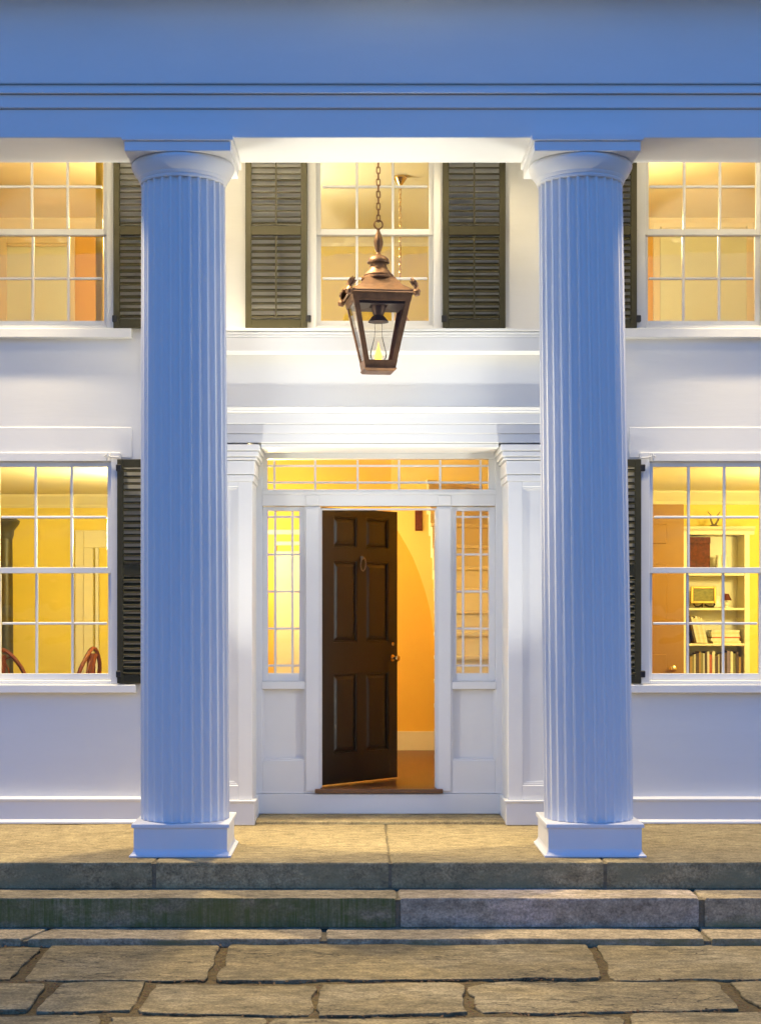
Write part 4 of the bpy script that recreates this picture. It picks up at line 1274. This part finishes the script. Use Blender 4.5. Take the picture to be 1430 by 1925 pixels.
# leafy crown ornaments on the corners
orn = MB()
for q in range(5):
    a = R(-60 + 30 * q)
    tip = Vector((math.sin(a) * 0.030, 0, 0.012 + math.cos(a) * 0.048))
    nb = len(orn.v)
    side = Vector((math.cos(a), 0, -math.sin(a))) * 0.010
    m_ = tip * 0.55 + Vector((0, 0, 0.004))
    orn.v += [Vector((0, -0.004, 0.0)), m_ - side + Vector((0, -0.006, 0)), tip + Vector((0, 0.006, 0)), m_ + side + Vector((0, -0.006, 0)), Vector((0, 0.004, 0)), m_ - side + Vector((0, 0.004, 0)), tip + Vector((0, 0.010, 0)), m_ + side + Vector((0, 0.004, 0))]
    orn.f += [(nb, nb + 1, nb + 2, nb + 3), (nb + 7, nb + 6, nb + 5, nb + 4), (nb, nb + 4, nb + 5, nb + 1), (nb + 1, nb + 5, nb + 6, nb + 2), (nb + 2, nb + 6, nb + 7, nb + 3), (nb + 3, nb + 7, nb + 4, nb)]
orn.lathe([(0.012, -0.03), (0.018, -0.012), (0.010, 0.004)], 0, 0, 10)
orn.v = [p * 1.55 for p in orn.v]
om = mesh_of(orn, 'crown_leaf', M['copper'])
for q in range(4):
    p = LR @ Matrix.Rotation(R(90 * q), 4, 'Z') @ Vector((-ht - 0.022, -ht - 0.022, 3.868))
    inst('crown_ornament', om, lan, p, (R(-14), 0, R(7.5 + 90 * q - 45)))
# inside: hood, burner, chimney, flame
hd_ = MB()
sqring(hd_, [(0.195, 3.80), (0.18, 3.80), (0.17, 3.775), (0.06, 3.785)])
hd_.xf(LR).build('hood', M['copper_dark'], lan)
MB().lathe([(0.075, 3.672), (0.055, 3.70), (0.035, 3.72), (0.05, 3.755), (0.05, 3.80)], LX, LY, 20).build('smoke_bell', M['copper_dark'], lan, smooth=True)
MB().lathe([(0.034, 3.38), (0.058, 3.42), (0.060, 3.45), (0.046, 3.50), (0.031, 3.56), (0.027, 3.60), (0.028, 3.685)], LX, LY, 24, cap=False).build('chimney', M['chimney_glass'], lan, smooth=True)
MB().lathe([(0.06, 3.312), (0.06, 3.335), (0.03, 3.345), (0.032, 3.375), (0.018, 3.385), (0.012, 3.392)], LX, LY, 20).build('burner', M['brass'], lan, smooth=True)
MB().lathe([(0.010, 3.394), (0.026, 3.408), (0.029, 3.426), (0.019, 3.456), (0.007, 3.495), (0.001, 3.53)], LX, LY, 12).build('flame', M['flame'], lan, smooth=True)
lamp('lantern_flame_light', (LX, LY, 3.46), 0.9, (1.0, 0.82, 0.55), 0.018)

# ------------------------------------------------------------------ porch uplights standing behind the columns
def uplight(x, y, aim, watts, label, spread=80):
    t = thing('uplight', (x, y, 0), label, 'floodlight', 'uplights behind the columns')
    MB().lathe([(0.07, 0.002), (0.07, 0.02), (0.02, 0.03), (0.02, 0.07)], x, y, 20).build('base', M['iron'], t, smooth=True)
    p = Vector((x, y, 0.13))
    d = (Vector(aim) - p).normalized()
    rot = d.to_track_quat('Z', 'Y').to_matrix().to_4x4()
    MB().lathe([(0.04, -0.07), (0.065, -0.04), (0.075, 0.05), (0.072, 0.05), (0.06, -0.03)], 0, 0, 20, cap=False).xf(Matrix.Translation(p) @ rot).build('housing', M['iron'], t, smooth=True)
    l = bpy.data.lights.new('uplight_lamp', 'AREA')
    l.shape = 'DISK'
    l.size = 0.13
    l.energy = watts
    l.color = (1.0, 0.97, 0.86)
    l.spread = R(spread)
    o = bpy.data.objects.new('uplight_lamp', l)
    C.objects.link(o)
    o.parent = t
    o.location = p + d * 0.055 - Vector((x, y, 0))
    o.rotation_euler = (-d).to_track_quat('Z', 'Y').to_euler()
uplight(-1.20, 11.29, (0.0, 10.98, 4.7), 2.0, 'small black floodlight on the porch floor behind the column left of the door')
uplight(1.56, 11.29, (0.36, 10.98, 4.7), 2.0, 'small black floodlight on the porch floor behind the column right of the door')


SW = 1.5
def fill_strip(x, y, dirx, watts, label):  # unseen strips added to light the wall and column flanks evenly
    t = thing('fill_strip', (x, y, 0), label, 'strip light', 'added fill strips behind the columns')
    MB().box(x - 0.05, x + 0.05, y - 0.02, y + 0.01, 0.35, 4.25).build('housing', M['iron'], t, bevel=0.004)
    MB().lathe([(0.09, 0.002), (0.09, 0.02), (0.02, 0.03), (0.02, 0.35)], x, y, 20).build('base', M['iron'], t, smooth=True)
    l = bpy.data.lights.new('fill_strip_lamp', 'AREA')
    l.shape = 'RECTANGLE'
    l.size = 0.08
    l.size_y = 3.8
    l.spread = R(100)
    l.energy = watts
    l.color = (1.0, 0.97, 0.86)
    o = bpy.data.objects.new('fill_strip_lamp', l)
    C.objects.link(o)
    o.parent = t
    o.location = (0, 0.03, 2.3)
    d = Vector((dirx, 0.14, 0)).normalized()
    o.rotation_euler = (R(90), 0, math.atan2(d.y, d.x) + R(90) - R(180) + R(180) - R(0))
    o.rotation_euler = (-d).to_track_quat('Z', 'Y').to_euler()
fill_strip(-1.22, 11.24, 0.8, SW, 'tall thin fill strip added out of view behind the column left of the door')
fill_strip(1.58, 11.24, -0.8, SW, 'tall thin fill strip added out of view behind the column right of the door')


# ------------------------------------------------------------------ porch ceiling lights, above the beam line
def ceiling_light(x, y, watts, label, size=91, tilt=-25):
    t = thing('ceiling_light', (x, y, 5.45), label, 'ceiling light', 'round lights on the porch ceiling')
    MB().lathe([(0.11, 5.449), (0.11, 5.40), (0.10, 5.385), (0.085, 5.385), (0.08, 5.44)], x, y, 24, cap=False).build('rim', M['iron'], t, smooth=True)
    l = bpy.data.lights.new('ceiling_lamp', 'SPOT')
    l.energy = watts
    l.color = (1.0, 0.80, 0.48)
    l.spot_size = R(size)
    l.spot_blend = 0.6
    l.shadow_soft_size = 0.07
    o = bpy.data.objects.new('ceiling_lamp', l)
    C.objects.link(o)
    o.parent = t
    o.location = (0, 0, -0.075)
    o.rotation_euler = (R(tilt), 0, 0)
ceiling_light(-2.55, 11.74, 90, 'round porch ceiling light outside the column left of the door')
ceiling_light(-0.75, 11.74, 90, 'round porch ceiling light in the bay of the lantern, towards the left column')
ceiling_light(0.80, 11.60, 5, 'round porch ceiling light in the bay of the lantern, towards the right column', 130, -5)
ceiling_light(2.95, 11.74, 90, 'round porch ceiling light outside the column right of the door')

# ------------------------------------------------------------------ dead leaf bits and grit caught in the paving joints
def inside(x, y, poly):
    c = False
    n = len(poly)
    for i in range(n):
        (xa, ya), (xb, yb) = poly[i], poly[(i + 1) % n]
        if (ya > y) != (yb > y) and x < (xb - xa) * (y - ya) / (yb - ya) + xa: c = not c
    return c
polys = [[gp(*p) for p in f_] for f_ in flags]
lt = MB()
rl = random.Random(11)
cnt = 0
while cnt < 900:
    x, y = rl.uniform(-2.3, 2.6), rl.uniform(7.7, 9.64)
    if any(inside(x, y, p) for p in polys): continue
    cnt += 1
    r_ = rl.uniform(0.004, 0.014)
    a = rl.uniform(0, 6.28)
    z = GZ - 0.008 + rl.uniform(0, 0.006)
    u = Vector((math.cos(a), math.sin(a), rl.uniform(-.3, .3))) * r_
    v = Vector((-math.sin(a), math.cos(a), rl.uniform(-.3, .5))) * r_ * 0.5
    p = Vector((x, y, z + r_ * 0.4))
    lt.add([p - u, p - v + Vector((0, 0, r_ * .3)), p + u, p + v], [(0, 1, 2), (0, 2, 3)])
M['litter'] = mat('dead_leaf', (0.20, 0.09, 0.025), 0.8, 0.3, 60, col2=(0.07, 0.035, 0.012))
tag(lt.build('leaf_litter', M['litter']), 'brown leaf crumbs and grit caught in the joints of the flagstones', kind='stuff')
